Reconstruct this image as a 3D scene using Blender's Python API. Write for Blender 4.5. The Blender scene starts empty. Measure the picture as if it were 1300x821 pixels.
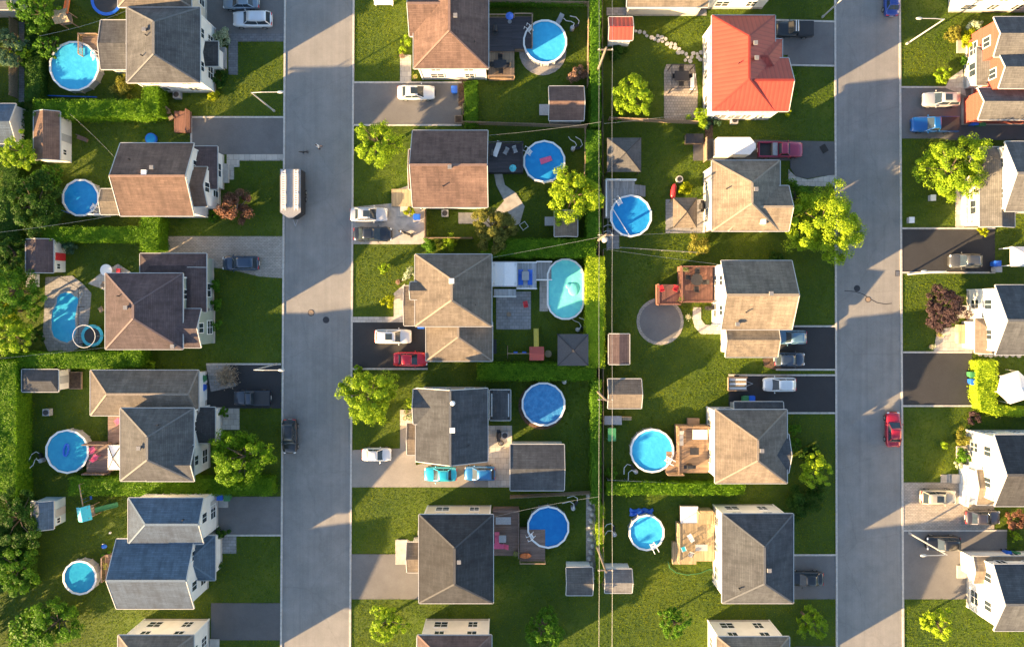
import bpy, math, random
import numpy as np
from mathutils import Vector
random.seed(7)
RNG = np.random.default_rng(11)
H = 87.0                      # flying height of the camera above the ground, metres
SC = bpy.context.scene
COL = SC.collection

# ------------------------------------------------------------------ plan -> metres
def K(z): return (H - z) / H
def W(px, py, z=0.0):
    return ((px - 650.0) * 0.1 * K(z), (385.0 - py) * 0.1 * K(z))
def R(r, z=0.0):
    a = W(r[0], r[1], z); b = W(r[2], r[3], z)
    return min(a[0], b[0]), min(a[1], b[1]), max(a[0], b[0]), max(a[1], b[1])

# ------------------------------------------------------------------ object helpers
def tag(o, label=None, cat=None, group=None, kind=None):
    if label: o['label'] = label
    if cat: o['category'] = cat
    if group: o['group'] = group
    if kind: o['kind'] = kind
    return o

def empty(name, loc, label, cat, group=None, rz=0.0):
    o = bpy.data.objects.new(name, None)
    o.empty_display_size = 0.3
    COL.objects.link(o)
    o.location = loc
    o.rotation_euler = (0, 0, rz)
    return tag(o, label, cat, group)

def copy_tree(o, parent=None):
    c = o.copy(); COL.objects.link(c)
    if parent is not None: c.parent = parent
    for ch in list(o.children):
        copy_tree(ch, c)
    return c

class MB:
    def __init__(s): s.v = []; s.f = []; s.uv = []; s.hasuv = False
    def face(s, pts, uv=None):
        n = len(s.v); s.v.extend([tuple(p) for p in pts]); s.f.append(tuple(range(n, n + len(pts))))
        if uv: s.hasuv = True
        s.uv.append(uv)
    def raw(s, vs, fs):
        n = len(s.v); s.v.extend([tuple(p) for p in vs])
        for f in fs: s.f.append(tuple(i + n for i in f)); s.uv.append(None)
    def box(s, x0, y0, z0, x1, y1, z1):
        s.raw([(x0,y0,z0),(x1,y0,z0),(x1,y1,z0),(x0,y1,z0),(x0,y0,z1),(x1,y0,z1),(x1,y1,z1),(x0,y1,z1)],
              [(3,2,1,0),(4,5,6,7),(0,1,5,4),(1,2,6,5),(2,3,7,6),(3,0,4,7)])
        return s
    def obox(s, cx, cy, z0, lx, ly, h, a):
        c, n = math.cos(a), math.sin(a)
        q = [(cx + c*x - n*y, cy + n*x + c*y) for x, y in ((-lx/2,-ly/2),(lx/2,-ly/2),(lx/2,ly/2),(-lx/2,ly/2))]
        return s.prism(q, z0, z0 + h)
    def prism(s, poly, z0, z1):
        n = len(poly)
        a = sum(poly[i][0]*poly[(i+1)%n][1] - poly[(i+1)%n][0]*poly[i][1] for i in range(n))
        if a < 0: poly = poly[::-1]
        vs = [(p[0], p[1], z0) for p in poly] + [(p[0], p[1], z1) for p in poly]
        fs = [tuple(range(n-1, -1, -1)), tuple(range(n, 2*n))]
        fs += [(i, (i+1) % n, n + (i+1) % n, n + i) for i in range(n)]
        s.raw(vs, fs); return s
    def sheet(s, poly, z):
        n = len(poly)
        a = sum(poly[i][0]*poly[(i+1)%n][1] - poly[(i+1)%n][0]*poly[i][1] for i in range(n))
        if a < 0: poly = poly[::-1]
        s.face([(p[0], p[1], z) for p in poly]); return s
    def beam(s, p, q, w, h):
        p = Vector(p); q = Vector(q); d = q - p
        if d.length < 1e-6: return s
        d.normalize()
        up = Vector((0,0,1))
        if abs(d.z) > 0.95: up = Vector((1,0,0))
        sd = d.cross(up).normalized(); up = sd.cross(d).normalized()
        a = sd * (w/2); b = up * (h/2)
        vs = [p-a-b, p+a-b, p+a+b, p-a+b, q-a-b, q+a-b, q+a+b, q-a+b]
        s.raw(vs, [(0,1,2,3),(7,6,5,4),(0,4,5,1),(1,5,6,2),(2,6,7,3),(3,7,4,0)])
        return s
    def tube(s, pts, rad, n=8, cap=True):
        pts = [Vector(p) for p in pts]
        if not isinstance(rad, (list, tuple)): rad = [rad]*len(pts)
        base = len(s.v); m = len(pts)
        for i, p in enumerate(pts):
            d = (pts[min(i+1, m-1)] - pts[max(i-1, 0)]).normalized()
            up = Vector((0,0,1)) if abs(d.z) < 0.9 else Vector((1,0,0))
            a = d.cross(up).normalized(); b = a.cross(d).normalized()
            for k in range(n):
                t = 2*math.pi*k/n
                s.v.append(tuple(p + a*(rad[i]*math.cos(t)) + b*(rad[i]*math.sin(t))))
        for i in range(m-1):
            for k in range(n):
                s.f.append((base+i*n+k, base+(i+1)*n+k, base+(i+1)*n+(k+1)%n, base+i*n+(k+1)%n)); s.uv.append(None)
        if cap:
            s.f.append(tuple(base+k for k in range(n))); s.uv.append(None)
            s.f.append(tuple(base+(m-1)*n+k for k in range(n-1,-1,-1))); s.uv.append(None)
        return s
    def cyl(s, cx, cy, z0, z1, r, n=16, r2=None, rot=0.0):
        r2 = r if r2 is None else r2
        vs = [(cx+r*math.cos(rot+2*math.pi*k/n), cy+r*math.sin(rot+2*math.pi*k/n), z0) for k in range(n)]
        vs += [(cx+r2*math.cos(rot+2*math.pi*k/n), cy+r2*math.sin(rot+2*math.pi*k/n), z1) for k in range(n)]
        fs = [tuple(range(n-1,-1,-1)), tuple(range(n,2*n))] + [(k,(k+1)%n,n+(k+1)%n,n+k) for k in range(n)]
        s.raw(vs, fs); return s
    def ball(s, c, r, nu=10, nv=6, sx=1, sy=1, sz=1):
        vs = [(c[0], c[1], c[2]-r*sz)]
        for j in range(1, nv):
            p = -math.pi/2 + math.pi*j/nv
            for k in range(nu):
                t = 2*math.pi*k/nu
                vs.append((c[0]+r*sx*math.cos(p)*math.cos(t), c[1]+r*sy*math.cos(p)*math.sin(t), c[2]+r*sz*math.sin(p)))
        vs.append((c[0], c[1], c[2]+r*sz))
        fs = [(0, 1+(k+1)%nu, 1+k) for k in range(nu)]
        for j in range(nv-2):
            for k in range(nu):
                a = 1+j*nu; b = a+nu
                fs.append((a+k, a+(k+1)%nu, b+(k+1)%nu, b+k))
        a = 1+(nv-2)*nu
        fs += [(a+k, a+(k+1)%nu, len(vs)-1) for k in range(nu)]
        s.raw(vs, fs); return s
    def build(s, name, mat, parent=None, off=(0,0,0), smooth=False):
        me = bpy.data.meshes.new(name)
        me.from_pydata([(x-off[0], y-off[1], z-off[2]) for x, y, z in s.v], [], s.f)
        if s.hasuv:
            ul = me.uv_layers.new(name='UVMap'); i = 0; dat = []
            for f, u in zip(s.f, s.uv):
                for k in range(len(f)):
                    dat.extend(u[k] if u else (0.0, 0.0))
            ul.data.foreach_set('uv', dat)
        if mat is not None: me.materials.append(mat)
        if smooth:
            me.polygons.foreach_set('use_smooth', [True]*len(me.polygons))
        me.update()
        o = bpy.data.objects.new(name, me); COL.objects.link(o)
        if parent is not None: o.parent = parent
        return o
    def thing(s, name, mat, loc, label, cat, group=None, smooth=False):
        o = s.build(name, mat, None, loc, smooth); o.location = loc
        return tag(o, label, cat, group)

def structure(name, mb, mat):
    o = mb.build(name, mat); o['kind'] = 'structure'; return o

def quads(name, V, mat, parent=None):
    """V: (n,4,3) array of leaf quads"""
    n = V.shape[0]
    me = bpy.data.meshes.new(name)
    me.vertices.add(n*4); me.vertices.foreach_set('co', V.reshape(-1).astype(np.float32))
    me.loops.add(n*4); me.loops.foreach_set('vertex_index', np.arange(n*4, dtype=np.int32))
    me.polygons.add(n); me.polygons.foreach_set('loop_start', np.arange(0, n*4, 4, dtype=np.int32))
    me.materials.append(mat); me.update(); me.validate()
    o = bpy.data.objects.new(name, me); COL.objects.link(o)
    if parent is not None: o.parent = parent
    return o

def leafquads(C, N, size, asp=0.62):
    """C centres (n,3), N preferred normals (n,3)"""
    n = len(C)
    N = N / (np.linalg.norm(N, axis=1, keepdims=True) + 1e-9)
    T = RNG.normal(size=(n,3)); T -= N * (T*N).sum(1, keepdims=True); T /= np.linalg.norm(T, axis=1, keepdims=True)+1e-9
    B = np.cross(N, T)
    s = (size * RNG.uniform(0.65, 1.3, n))[:,None]
    a = T*s*0.5; b = B*s*0.5*asp
    return np.stack([C-a, C-b*0.9+a*0.1, C+a, C+b*0.9+a*0.1], axis=1)

# ------------------------------------------------------------------ materials
def newmat(name):
    m = bpy.data.materials.new(name); m.use_nodes = True
    nt = m.node_tree; b = nt.nodes['Principled BSDF']
    return m, nt, b
def nnode(nt, t, **kw):
    n = nt.nodes.new(t)
    for k, v in kw.items():
        if k in n.inputs: n.inputs[k].default_value = v
        else: setattr(n, k, v)
    return n
def ramp(nt, fac, stops):
    r = nt.nodes.new('ShaderNodeValToRGB'); e = r.color_ramp.elements
    while len(e) < len(stops): e.new(0.5)
    for el, (p, c) in zip(e, stops):
        el.position = p; el.color = (c[0], c[1], c[2], 1)
    nt.links.new(fac, r.inputs['Fac']); return r.outputs['Color']
def mixc(nt, fac, a, b, mode='MIX'):
    m = nt.nodes.new('ShaderNodeMix'); m.data_type = 'RGBA'; m.blend_type = mode
    if isinstance(fac, float): m.inputs['Factor'].default_value = fac
    else: nt.links.new(fac, m.inputs['Factor'])
    for i, x in ((6, a), (7, b)):
        if isinstance(x, (tuple, list)): m.inputs[i].default_value = (x[0], x[1], x[2], 1)
        else: nt.links.new(x, m.inputs[i])
    return m.outputs[2]
def pos(nt):
    return nt.nodes.new('ShaderNodeNewGeometry').outputs['Position']
def noise(nt, vec, scale, detail=4, rough=0.6, out='Fac'):
    n = nnode(nt, 'ShaderNodeTexNoise', Scale=scale, Detail=detail, Roughness=rough)
    nt.links.new(vec, n.inputs['Vector']); return n.outputs[out]
def mapping(nt, vec, scale=(1,1,1), rot=(0,0,0)):
    m = nt.nodes.new('ShaderNodeMapping'); m.inputs['Scale'].default_value = scale; m.inputs['Rotation'].default_value = rot
    nt.links.new(vec, m.inputs['Vector']); return m.outputs['Vector']
def bump(nt, h, strength, dist, b):
    n = nnode(nt, 'ShaderNodeBump', Strength=strength, Distance=dist)
    nt.links.new(h, n.inputs['Height']); nt.links.new(n.outputs['Normal'], b.inputs['Normal'])
def mul(c, k): return tuple(min(1.0, x*k) for x in c)

MATS = {}; CAPS = {}
def plain(name, col, rough=0.6, metal=0.0, var=0.12, scale=6.0, coat=0.0):
    """simple surface with a little dirt variation"""
    if name in MATS: return MATS[name]
    m, nt, b = newmat(name)
    f = noise(nt, pos(nt), scale, 5)
    c = ramp(nt, f, [(0.3, mul(col, 1-var*1.6)), (0.7, mul(col, 1+var))])
    nt.links.new(c, b.inputs['Base Color'])
    b.inputs['Roughness'].default_value = rough; b.inputs['Metallic'].default_value = metal
    b.inputs['Coat Weight'].default_value = coat; b.inputs['Coat Roughness'].default_value = 0.08
    MATS[name] = m; return m
def paint(name, col, metal=0.3):
    return plain('car paint '+name, col, 0.32, metal, 0.04, 1.0, 1.0)

def roofmat(name, col, var=0.22):
    m, nt, b = newmat('shingles '+name)
    uv = nt.nodes.new('ShaderNodeTexCoord').outputs['UV']
    br = nnode(nt, 'ShaderNodeTexBrick', Scale=1.0)
    br.inputs['Brick Width'].default_value = 0.95; br.inputs['Row Height'].default_value = 0.2
    br.inputs['Mortar Size'].default_value = 0.018; br.inputs['Mortar Smooth'].default_value = 0.4
    br.inputs['Color1'].default_value = (*mul(col, 1-var*0.6), 1); br.inputs['Color2'].default_value = (*mul(col, 1+var*0.6), 1)
    br.inputs['Mortar'].default_value = (*mul(col, 0.62), 1)
    nt.links.new(uv, br.inputs['Vector'])
    n1 = noise(nt, mapping(nt, uv, (1.0, 0.35, 1)), 1.4, 6, 0.65)
    n2 = noise(nt, pos(nt), 0.25, 3)
    c = mixc(nt, 1.0, br.outputs['Color'], ramp(nt, n1, [(0.28,(0.66,0.66,0.66)),(0.72,(1.28,1.28,1.28))]), 'MULTIPLY')
    c = mixc(nt, 1.0, c, ramp(nt, n2, [(0.3,(0.80,0.79,0.81)),(0.7,(1.15,1.15,1.13))]), 'MULTIPLY')
    nt.links.new(c, b.inputs['Base Color']); b.inputs['Roughness'].default_value = 0.85
    h = nt.nodes.new('ShaderNodeMath'); h.operation = 'ADD'
    nt.links.new(br.outputs['Fac'], h.inputs[0]); nt.links.new(noise(nt, uv, 9, 3), h.inputs[1])
    bump(nt, h.outputs[0], 0.45, 0.03, b)
    CAPS[m.name] = plain('ridge cap '+name, mul(col, 1.08), 0.85)
    if 'Diffuse Roughness' in b.inputs: b.inputs['Diffuse Roughness'].default_value = 0.9
    b.inputs['Specular IOR Level'].default_value = 0.25
    return m
def metalroof(name, col):
    m, nt, b = newmat('standing seam '+name)
    uv = nt.nodes.new('ShaderNodeTexCoord').outputs['UV']
    w = nnode(nt, 'ShaderNodeTexWave', Scale=0.62); w.wave_type='BANDS'; w.bands_direction='X'; w.wave_profile='SIN'
    nt.links.new(uv, w.inputs['Vector'])
    c = ramp(nt, w.outputs['Fac'], [(0.0, mul(col,0.7)), (0.08, col), (1.0, mul(col,1.05))])
    n = noise(nt, pos(nt), 0.6, 4)
    c = mixc(nt, 1.0, c, ramp(nt, n, [(0.3,(0.88,0.88,0.88)),(0.7,(1.08,1.08,1.08))]), 'MULTIPLY')
    nt.links.new(c, b.inputs['Base Color']); b.inputs['Roughness'].default_value = 0.5
    bump(nt, w.outputs['Fac'], 0.3, 0.03, b)
    return m
def siding(name, col):
    m, nt, b = newmat('siding '+name)
    p = pos(nt)
    w = nnode(nt, 'ShaderNodeTexWave', Scale=1.6); w.wave_type='BANDS'; w.bands_direction='Z'; w.wave_profile='SAW'
    nt.links.new(p, w.inputs['Vector'])
    c = ramp(nt, noise(nt, p, 0.9, 5), [(0.3, mul(col,0.9)), (0.7, mul(col,1.04))])
    c = mixc(nt, 1.0, c, ramp(nt, w.outputs['Fac'], [(0.0,(0.8,0.8,0.8)),(0.15,(1,1,1))]), 'MULTIPLY')
    nt.links.new(c, b.inputs['Base Color']); b.inputs['Roughness'].default_value = 0.55
    bump(nt, w.outputs['Fac'], 0.4, 0.02, b)
    return m
def brickmat(name, col):
    m, nt, b = newmat('brick '+name)
    p = mapping(nt, pos(nt), (1,1,1), (math.radians(90),0,math.radians(45)))
    br = nnode(nt, 'ShaderNodeTexBrick', Scale=4.0)
    br.inputs['Color1'].default_value = (*mul(col,0.85),1); br.inputs['Color2'].default_value = (*mul(col,1.15),1)
    br.inputs['Mortar'].default_value = (0.32,0.2,0.15,1); br.inputs['Mortar Size'].default_value = 0.012
    nt.links.new(p, br.inputs['Vector']); nt.links.new(br.outputs['Color'], b.inputs['Base Color'])
    b.inputs['Roughness'].default_value = 0.85
    return m
def asphalt(name, col, crack=0.0, grain=0.12, streak=False):
    m, nt, b = newmat('asphalt '+name)
    p = pos(nt)
    c = ramp(nt, noise(nt, p, 0.35, 6, 0.7), [(0.3, mul(col,0.82)), (0.55, col), (0.75, mul(col,1.16))])
    c = mixc(nt, 1.0, c, ramp(nt, noise(nt, p, 7, 6, 0.8), [(0.3,(1-grain,)*3),(0.7,(1+grain,)*3)]), 'MULTIPLY')
    if streak:
        s = noise(nt, mapping(nt, p, (1.5, 0.03, 1)), 1.0, 5, 0.7)
        c = mixc(nt, 1.0, c, ramp(nt, s, [(0.3,(0.88,0.88,0.89)),(0.5,(1,1,1)),(0.72,(1.10,1.09,1.08))]), 'MULTIPLY')
        s = noise(nt, mapping(nt, p, (0.05, 1.2, 1)), 1.0, 4, 0.6)
        c = mixc(nt, 1.0, c, ramp(nt, s, [(0.35,(0.99,0.99,0.99)),(0.7,(1.01,1.01,1.01))]), 'MULTIPLY')
        c = mixc(nt, 1.0, c, ramp(nt, noise(nt, p, 0.12, 3, 0.5), [(0.40,(0.93,0.94,0.95)),(0.46,(1,1,1)),(0.62,(1,1,1)),(0.66,(1.07,1.06,1.05))]), 'MULTIPLY')
        c = mixc(nt, 1.0, c, ramp(nt, noise(nt, p, 0.9, 6, 0.75), [(0.22,(0.62,0.62,0.62)),(0.33,(1,1,1)),(0.8,(1.05,1.05,1.05))]), 'MULTIPLY')
        v = nnode(nt, 'ShaderNodeTexVoronoi', Scale=0.09); v.feature='DISTANCE_TO_EDGE'
        wv = nnode(nt, 'ShaderNodeVectorMath'); wv.operation='ADD'
        nt.links.new(p, wv.inputs[0]); nt.links.new(noise(nt, p, 0.6, 4, 0.6, 'Color'), wv.inputs[1])
        nt.links.new(wv.outputs[0], v.inputs['Vector'])
        c = mixc(nt, 1.0, c, ramp(nt, v.outputs['Distance'], [(0.0,(0.90,0.90,0.90)),(0.004,(0.94,0.94,0.94)),(0.010,(1,1,1))]), 'MULTIPLY')
    nt.links.new(c, b.inputs['Base Color']); b.inputs['Roughness'].default_value = 0.85
    bump(nt, noise(nt, p, 14, 5, 0.8), 0.35, 0.03, b)
    return m
def pavers(name, col, sc=1.0, bw=0.5, rh=0.25, dark=0.5, rot=0.0):
    m, nt, b = newmat('pavers '+name)
    p = mapping(nt, pos(nt), (1,1,1), (0,0,rot))
    br = nnode(nt, 'ShaderNodeTexBrick', Scale=sc)
    br.inputs['Brick Width'].default_value = bw; br.inputs['Row Height'].default_value = rh
    br.inputs['Mortar Size'].default_value = 0.02; br.inputs['Mortar Smooth'].default_value = 0.3
    br.inputs['Color1'].default_value = (*mul(col,0.86),1); br.inputs['Color2'].default_value = (*mul(col,1.12),1)
    br.inputs['Mortar'].default_value = (*mul(col,dark),1)
    nt.links.new(p, br.inputs['Vector'])
    c = mixc(nt, 1.0, br.outputs['Color'], ramp(nt, noise(nt, p, 0.7, 6, 0.7), [(0.3,(0.8,0.8,0.8)),(0.7,(1.12,1.12,1.12))]), 'MULTIPLY')
    nt.links.new(c, b.inputs['Base Color']); b.inputs['Roughness'].default_value = 0.85
    bump(nt, br.outputs['Fac'], -0.3, 0.02, b)
    return m
def planks(name, col, axis='X', w=0.14):
    m, nt, b = newmat('planks '+name)
    p = mapping(nt, pos(nt), (1,1,1), (0,0, 0 if axis=='X' else math.radians(90)))
    br = nnode(nt, 'ShaderNodeTexBrick', Scale=1.0)
    br.inputs['Brick Width'].default_value = 3.6; br.inputs['Row Height'].default_value = w
    br.inputs['Mortar Size'].default_value = 0.012; br.inputs['Mortar Smooth'].default_value = 0.1
    br.inputs['Color1'].default_value = (*mul(col,0.8),1); br.inputs['Color2'].default_value = (*mul(col,1.2),1)
    br.inputs['Mortar'].default_value = (*mul(col,0.3),1)
    nt.links.new(p, br.inputs['Vector'])
    c = mixc(nt, 1.0, br.outputs['Color'], ramp(nt, noise(nt, mapping(nt, p, (0.6,4,1)), 1.5, 5, 0.7), [(0.3,(0.75,0.75,0.75)),(0.7,(1.15,1.15,1.15))]), 'MULTIPLY')
    nt.links.new(c, b.inputs['Base Color']); b.inputs['Roughness'].default_value = 0.75
    bump(nt, br.outputs['Fac'], -0.4, 0.02, b)
    return m
def leafmat(name, dark, light, trans=0.35, rough=0.55, patch=False):
    m, nt, b = newmat('leaves '+name)
    g = nt.nodes.new('ShaderNodeNewGeometry')
    f = nt.nodes.new('ShaderNodeMath'); f.operation='MULTIPLY_ADD'; f.inputs[1].default_value = 0.55
    nt.links.new(g.outputs['Random Per Island'], f.inputs[0])
    n = nt.nodes.new('ShaderNodeMath'); n.operation='MULTIPLY'; n.inputs[1].default_value=0.45
    nt.links.new(noise(nt, g.outputs['Position'], 0.8, 3), n.inputs[0]); nt.links.new(n.outputs[0], f.inputs[2])
    c = ramp(nt, f.outputs[0], [(0.12, dark), (0.85, light)])
    if patch:   # lawns differ from yard to yard: drier, greener, worn
        c = mixc(nt, 1.0, c, ramp(nt, noise(nt, g.outputs['Position'], 0.07, 2), [(0.35,(0.72,0.86,0.8)),(0.65,(1.18,1.04,1.1))]), 'MULTIPLY')
        c = mixc(nt, 1.0, c, ramp(nt, noise(nt, g.outputs['Position'], 0.55, 5, 0.7), [(0.30,(0.70,0.80,0.9)),(0.5,(1,1,1)),(0.72,(1.35,1.12,1.6))]), 'MULTIPLY')
    nt.links.new(c, b.inputs['Base Color']); b.inputs['Roughness'].default_value = rough
    b.inputs['Specular IOR Level'].default_value = 0.12
    t = nt.nodes.new('ShaderNodeBsdfTranslucent'); nt.links.new(c, t.inputs['Color'])
    mx = nt.nodes.new('ShaderNodeMixShader'); mx.inputs[0].default_value = trans
    out = nt.nodes['Material Output']
    nt.links.new(b.outputs[0], mx.inputs[1]); nt.links.new(t.outputs[0], mx.inputs[2]); nt.links.new(mx.outputs[0], out.inputs['Surface'])
    return m
def watermat(name, col, deep, caust=0.5):
    m, nt, b = newmat('pool water '+name)
    p = pos(nt)
    c = ramp(nt, noise(nt, p, 0.22, 3), [(0.3, deep), (0.7, col)])
    v = noise(nt, p, 2.6, 3, 0.55)
    c = mixc(nt, 1.0, c, ramp(nt, v, [(0.3,(0.94,0.95,0.97)),(0.75,(1.1,1.06,1.03))]), 'MULTIPLY')
    nt.links.new(c, b.inputs['Base Color']); b.inputs['Roughness'].default_value = 0.06
    b.inputs['IOR'].default_value = 1.33
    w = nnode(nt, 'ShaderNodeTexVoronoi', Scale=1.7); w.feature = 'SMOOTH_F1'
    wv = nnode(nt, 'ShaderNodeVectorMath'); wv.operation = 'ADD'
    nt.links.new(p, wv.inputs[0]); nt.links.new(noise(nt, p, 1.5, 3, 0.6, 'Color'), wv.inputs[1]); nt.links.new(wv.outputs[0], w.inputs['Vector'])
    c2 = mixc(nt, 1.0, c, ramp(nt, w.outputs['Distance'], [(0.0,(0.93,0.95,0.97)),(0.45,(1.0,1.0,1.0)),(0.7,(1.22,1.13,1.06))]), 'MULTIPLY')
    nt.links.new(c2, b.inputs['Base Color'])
    bump(nt, noise(nt, p, 2.2, 4), 0.35, 0.08, b)
    return m

M = {}
# roofs
M['r_brown'] = roofmat('brown', (0.2007,0.1299,0.1067)); M['r_plum'] = roofmat('plum brown', (0.1363,0.0988,0.1011))
M['r_rust'] = roofmat('rust', (0.2485,0.1551,0.1133))
M['r_taupe'] = roofmat('taupe', (0.2235,0.1887,0.154)); M['r_grey'] = roofmat('grey', (0.1376,0.1376,0.1376))
M['r_slate'] = roofmat('slate', (0.0919,0.0999,0.1119)); M['r_blue'] = roofmat('blue grey', (0.1156,0.1676,0.2313))
M['r_beige'] = roofmat('beige', (0.2596,0.2193,0.17)); M['r_dark'] = roofmat('charcoal', (0.0611,0.0635,0.0692))
M['r_lightgrey'] = roofmat('light grey', (0.2131,0.2131,0.2176))
M['r_red'] = metalroof('red', (0.40,0.058,0.036)); M['r_shedred'] = metalroof('shed red', (0.46,0.075,0.05))
# walls
M['w_white'] = siding('white', (0.78,0.78,0.76)); M['w_cream'] = siding('cream', (0.66,0.60,0.50))
M['w_sage'] = siding('sage', (0.30,0.35,0.30)); M['w_grey'] = siding('grey', (0.42,0.43,0.44))
M['w_brick'] = brickmat('orange', (0.30,0.06,0.042)); M['w_blue'] = siding('pale blue', (0.45,0.58,0.65))
M['w_red'] = siding('barn red', (0.38,0.06,0.05)); M['w_tan'] = siding('tan', (0.45,0.38,0.30))
M['trim'] = plain('white trim', (0.80,0.80,0.78), 0.45, 0, 0.03)
M['gutter'] = plain('gutter', (0.5,0.5,0.49), 0.5, 0, 0.08)
M['glass'] = plain('window glass', (0.03,0.045,0.06), 0.05, 0.0, 0.2, 1.0)
M['metal'] = plain('galvanised metal', (0.42,0.43,0.44), 0.4, 0.7)
M['dkmetal'] = plain('dark metal', (0.05,0.05,0.055), 0.45, 0.5)
M['lampmetal'] = plain('lamp pole metal', (0.46,0.46,0.45), 0.4, 0.2, 0.05)
M['rubber'] = plain('rubber', (0.02,0.02,0.02), 0.8)
M['black'] = plain('black plastic', (0.025,0.026,0.03), 0.5)
M['whitep'] = plain('white plastic', (0.8,0.8,0.8), 0.4, 0, 0.04)
M['greyp'] = plain('grey plastic', (0.35,0.36,0.38), 0.5)
M['bluep'] = plain('blue plastic', (0.02,0.13,0.62), 0.4, 0, 0.06)
M['greenp'] = plain('green plastic', (0.05,0.22,0.09), 0.45)
M['redp'] = plain('red plastic', (0.65,0.04,0.05), 0.4)
M['pinkp'] = plain('pink plastic', (0.75,0.12,0.25), 0.4)
M['cyanp'] = plain('cyan plastic', (0.05,0.45,0.6), 0.4)
M['yellowp'] = plain('yellow plastic', (0.7,0.55,0.08), 0.45)
M['orangep'] = plain('orange plastic', (0.75,0.2,0.05), 0.45)
M['wood'] = plain('weathered wood', (0.27,0.2,0.14), 0.75, 0, 0.25)
M['polewood'] = plain('pole wood', (0.18,0.155,0.13), 0.8, 0, 0.25)
M['bark'] = plain('bark', (0.12,0.09,0.065), 0.9, 0, 0.3)
M['twig'] = plain('twigs', (0.26,0.18,0.13), 0.9, 0, 0.3)
M['stone'] = plain('stone', (0.42,0.41,0.39), 0.85, 0, 0.25)
M['concrete'] = plain('concrete', (0.42,0.40,0.37), 0.85, 0, 0.15, 1.5)
M['kerb'] = plain('kerb concrete', (0.50,0.47,0.43), 0.85, 0, 0.15, 3)
M['soil'] = plain('garden soil', (0.075,0.05,0.035), 0.95, 0, 0.35, 3)
M['mulch'] = plain('mulch', (0.12,0.075,0.05), 0.95, 0, 0.4, 4)
M['fabric_grey'] = plain('grey canvas', (0.08,0.08,0.088), 0.85); M['fabric_white'] = plain('white canvas', (0.78,0.79,0.82), 0.8, 0, 0.04)
M['poolwall'] = plain('pool wall panel', (0.42,0.43,0.45), 0.5, 0, 0.12, 3); M['poolrim'] = plain('pool rim', (0.78,0.78,0.76), 0.45, 0, 0.06)
M['greyroof'] = plain('trailer roof', (0.28,0.28,0.29), 0.5)
M['ventgrey'] = plain('vent grey', (0.2,0.2,0.21), 0.5)
M['skin'] = plain('skin', (0.5,0.3,0.2), 0.6)
# paving
M['road'] = asphalt('road', (0.2288,0.2255,0.2181), streak=True)
M['a_old'] = asphalt('old', (0.1512,0.1478,0.1478)); M['a_mid'] = asphalt('mid', (0.1008,0.1008,0.1042)); M['a_black'] = asphalt('fresh', (0.032,0.033,0.037), grain=0.2)
M['p_beige'] = pavers('beige', (0.37,0.335,0.29), bw=0.4, rh=0.2); M['p_grey'] = pavers('grey', (0.2808,0.2808,0.2862), bw=0.6, rh=0.4); M['p_light'] = pavers('light', (0.4752,0.4428,0.3996), bw=0.7, rh=0.7)
M['p_blue'] = pavers('blue grey', (0.17,0.175,0.19), bw=0.6, rh=0.3); M['p_cobble'] = pavers('cobble', (0.34,0.30,0.26), bw=0.35, rh=0.35, dark=0.35)
M['a_pale'] = asphalt('pale', (0.27,0.25,0.225)); M['gravel'] = asphalt('gravel', (0.3,0.28,0.26), grain=0.4)
M['d_warm'] = planks('cedar', (0.33,0.22,0.14)); M['d_warm_y'] = planks('cedar lengthwise', (0.36,0.25,0.16), 'Y')
M['d_red'] = planks('red cedar', (0.21,0.10,0.075), 'Y'); M['d_dark'] = planks('dark stain', (0.06,0.055,0.065)); M['d_grey'] = planks('grey composite', (0.30,0.30,0.30), 'Y')
M['d_brown'] = planks('brown', (0.22,0.15,0.12)); M['d_white'] = planks('white painted', (0.55,0.58,0.62), 'Y'); M['d_pale'] = planks('pale pine', (0.40,0.31,0.19), 'Y')
# leaves
M['l_bright'] = leafmat('bright', (0.08,0.19,0.010), (0.38,0.53,0.028)); M['l_lime'] = leafmat('lime', (0.15,0.27,0.010), (0.48,0.62,0.035))
M['l_mid'] = leafmat('mid', (0.026,0.09,0.008), (0.15,0.32,0.02)); M['l_midlime'] = leafmat('fresh green', (0.03,0.10,0.006), (0.24,0.42,0.015)); M['l_dark'] = leafmat('dark', (0.014,0.05,0.008), (0.075,0.17,0.02))
M['l_olive'] = leafmat('olive', (0.07,0.09,0.010), (0.38,0.36,0.06)); M['l_hedge'] = leafmat('hedge', (0.022,0.095,0.006), (0.18,0.34,0.014))
M['l_purple'] = leafmat('purple', (0.022,0.012,0.014), (0.13,0.085,0.09)); M['l_bronze'] = leafmat('bronze', (0.09,0.045,0.03), (0.33,0.17,0.11))
M['l_pale'] = leafmat('pale tan', (0.20,0.15,0.10), (0.62,0.50,0.36)); M['l_blue'] = leafmat('blue green', (0.025,0.065,0.035), (0.12,0.22,0.12))
M['l_yellow'] = leafmat('yellow', (0.14,0.19,0.006), (0.45,0.52,0.015)); M['l_flower'] = leafmat('white blossom', (0.06,0.15,0.03), (0.75,0.80,0.60)); M['l_conifer'] = leafmat('conifer', (0.03,0.055,0.012), (0.30,0.29,0.06))
M['l_pink'] = leafmat('pinkish', (0.13,0.09,0.05), (0.45,0.27,0.2))
M['grassblade'] = leafmat('grass', (0.040,0.090,0.002), (0.20,0.278,0.003), 0.42, 0.8, True)
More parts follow.
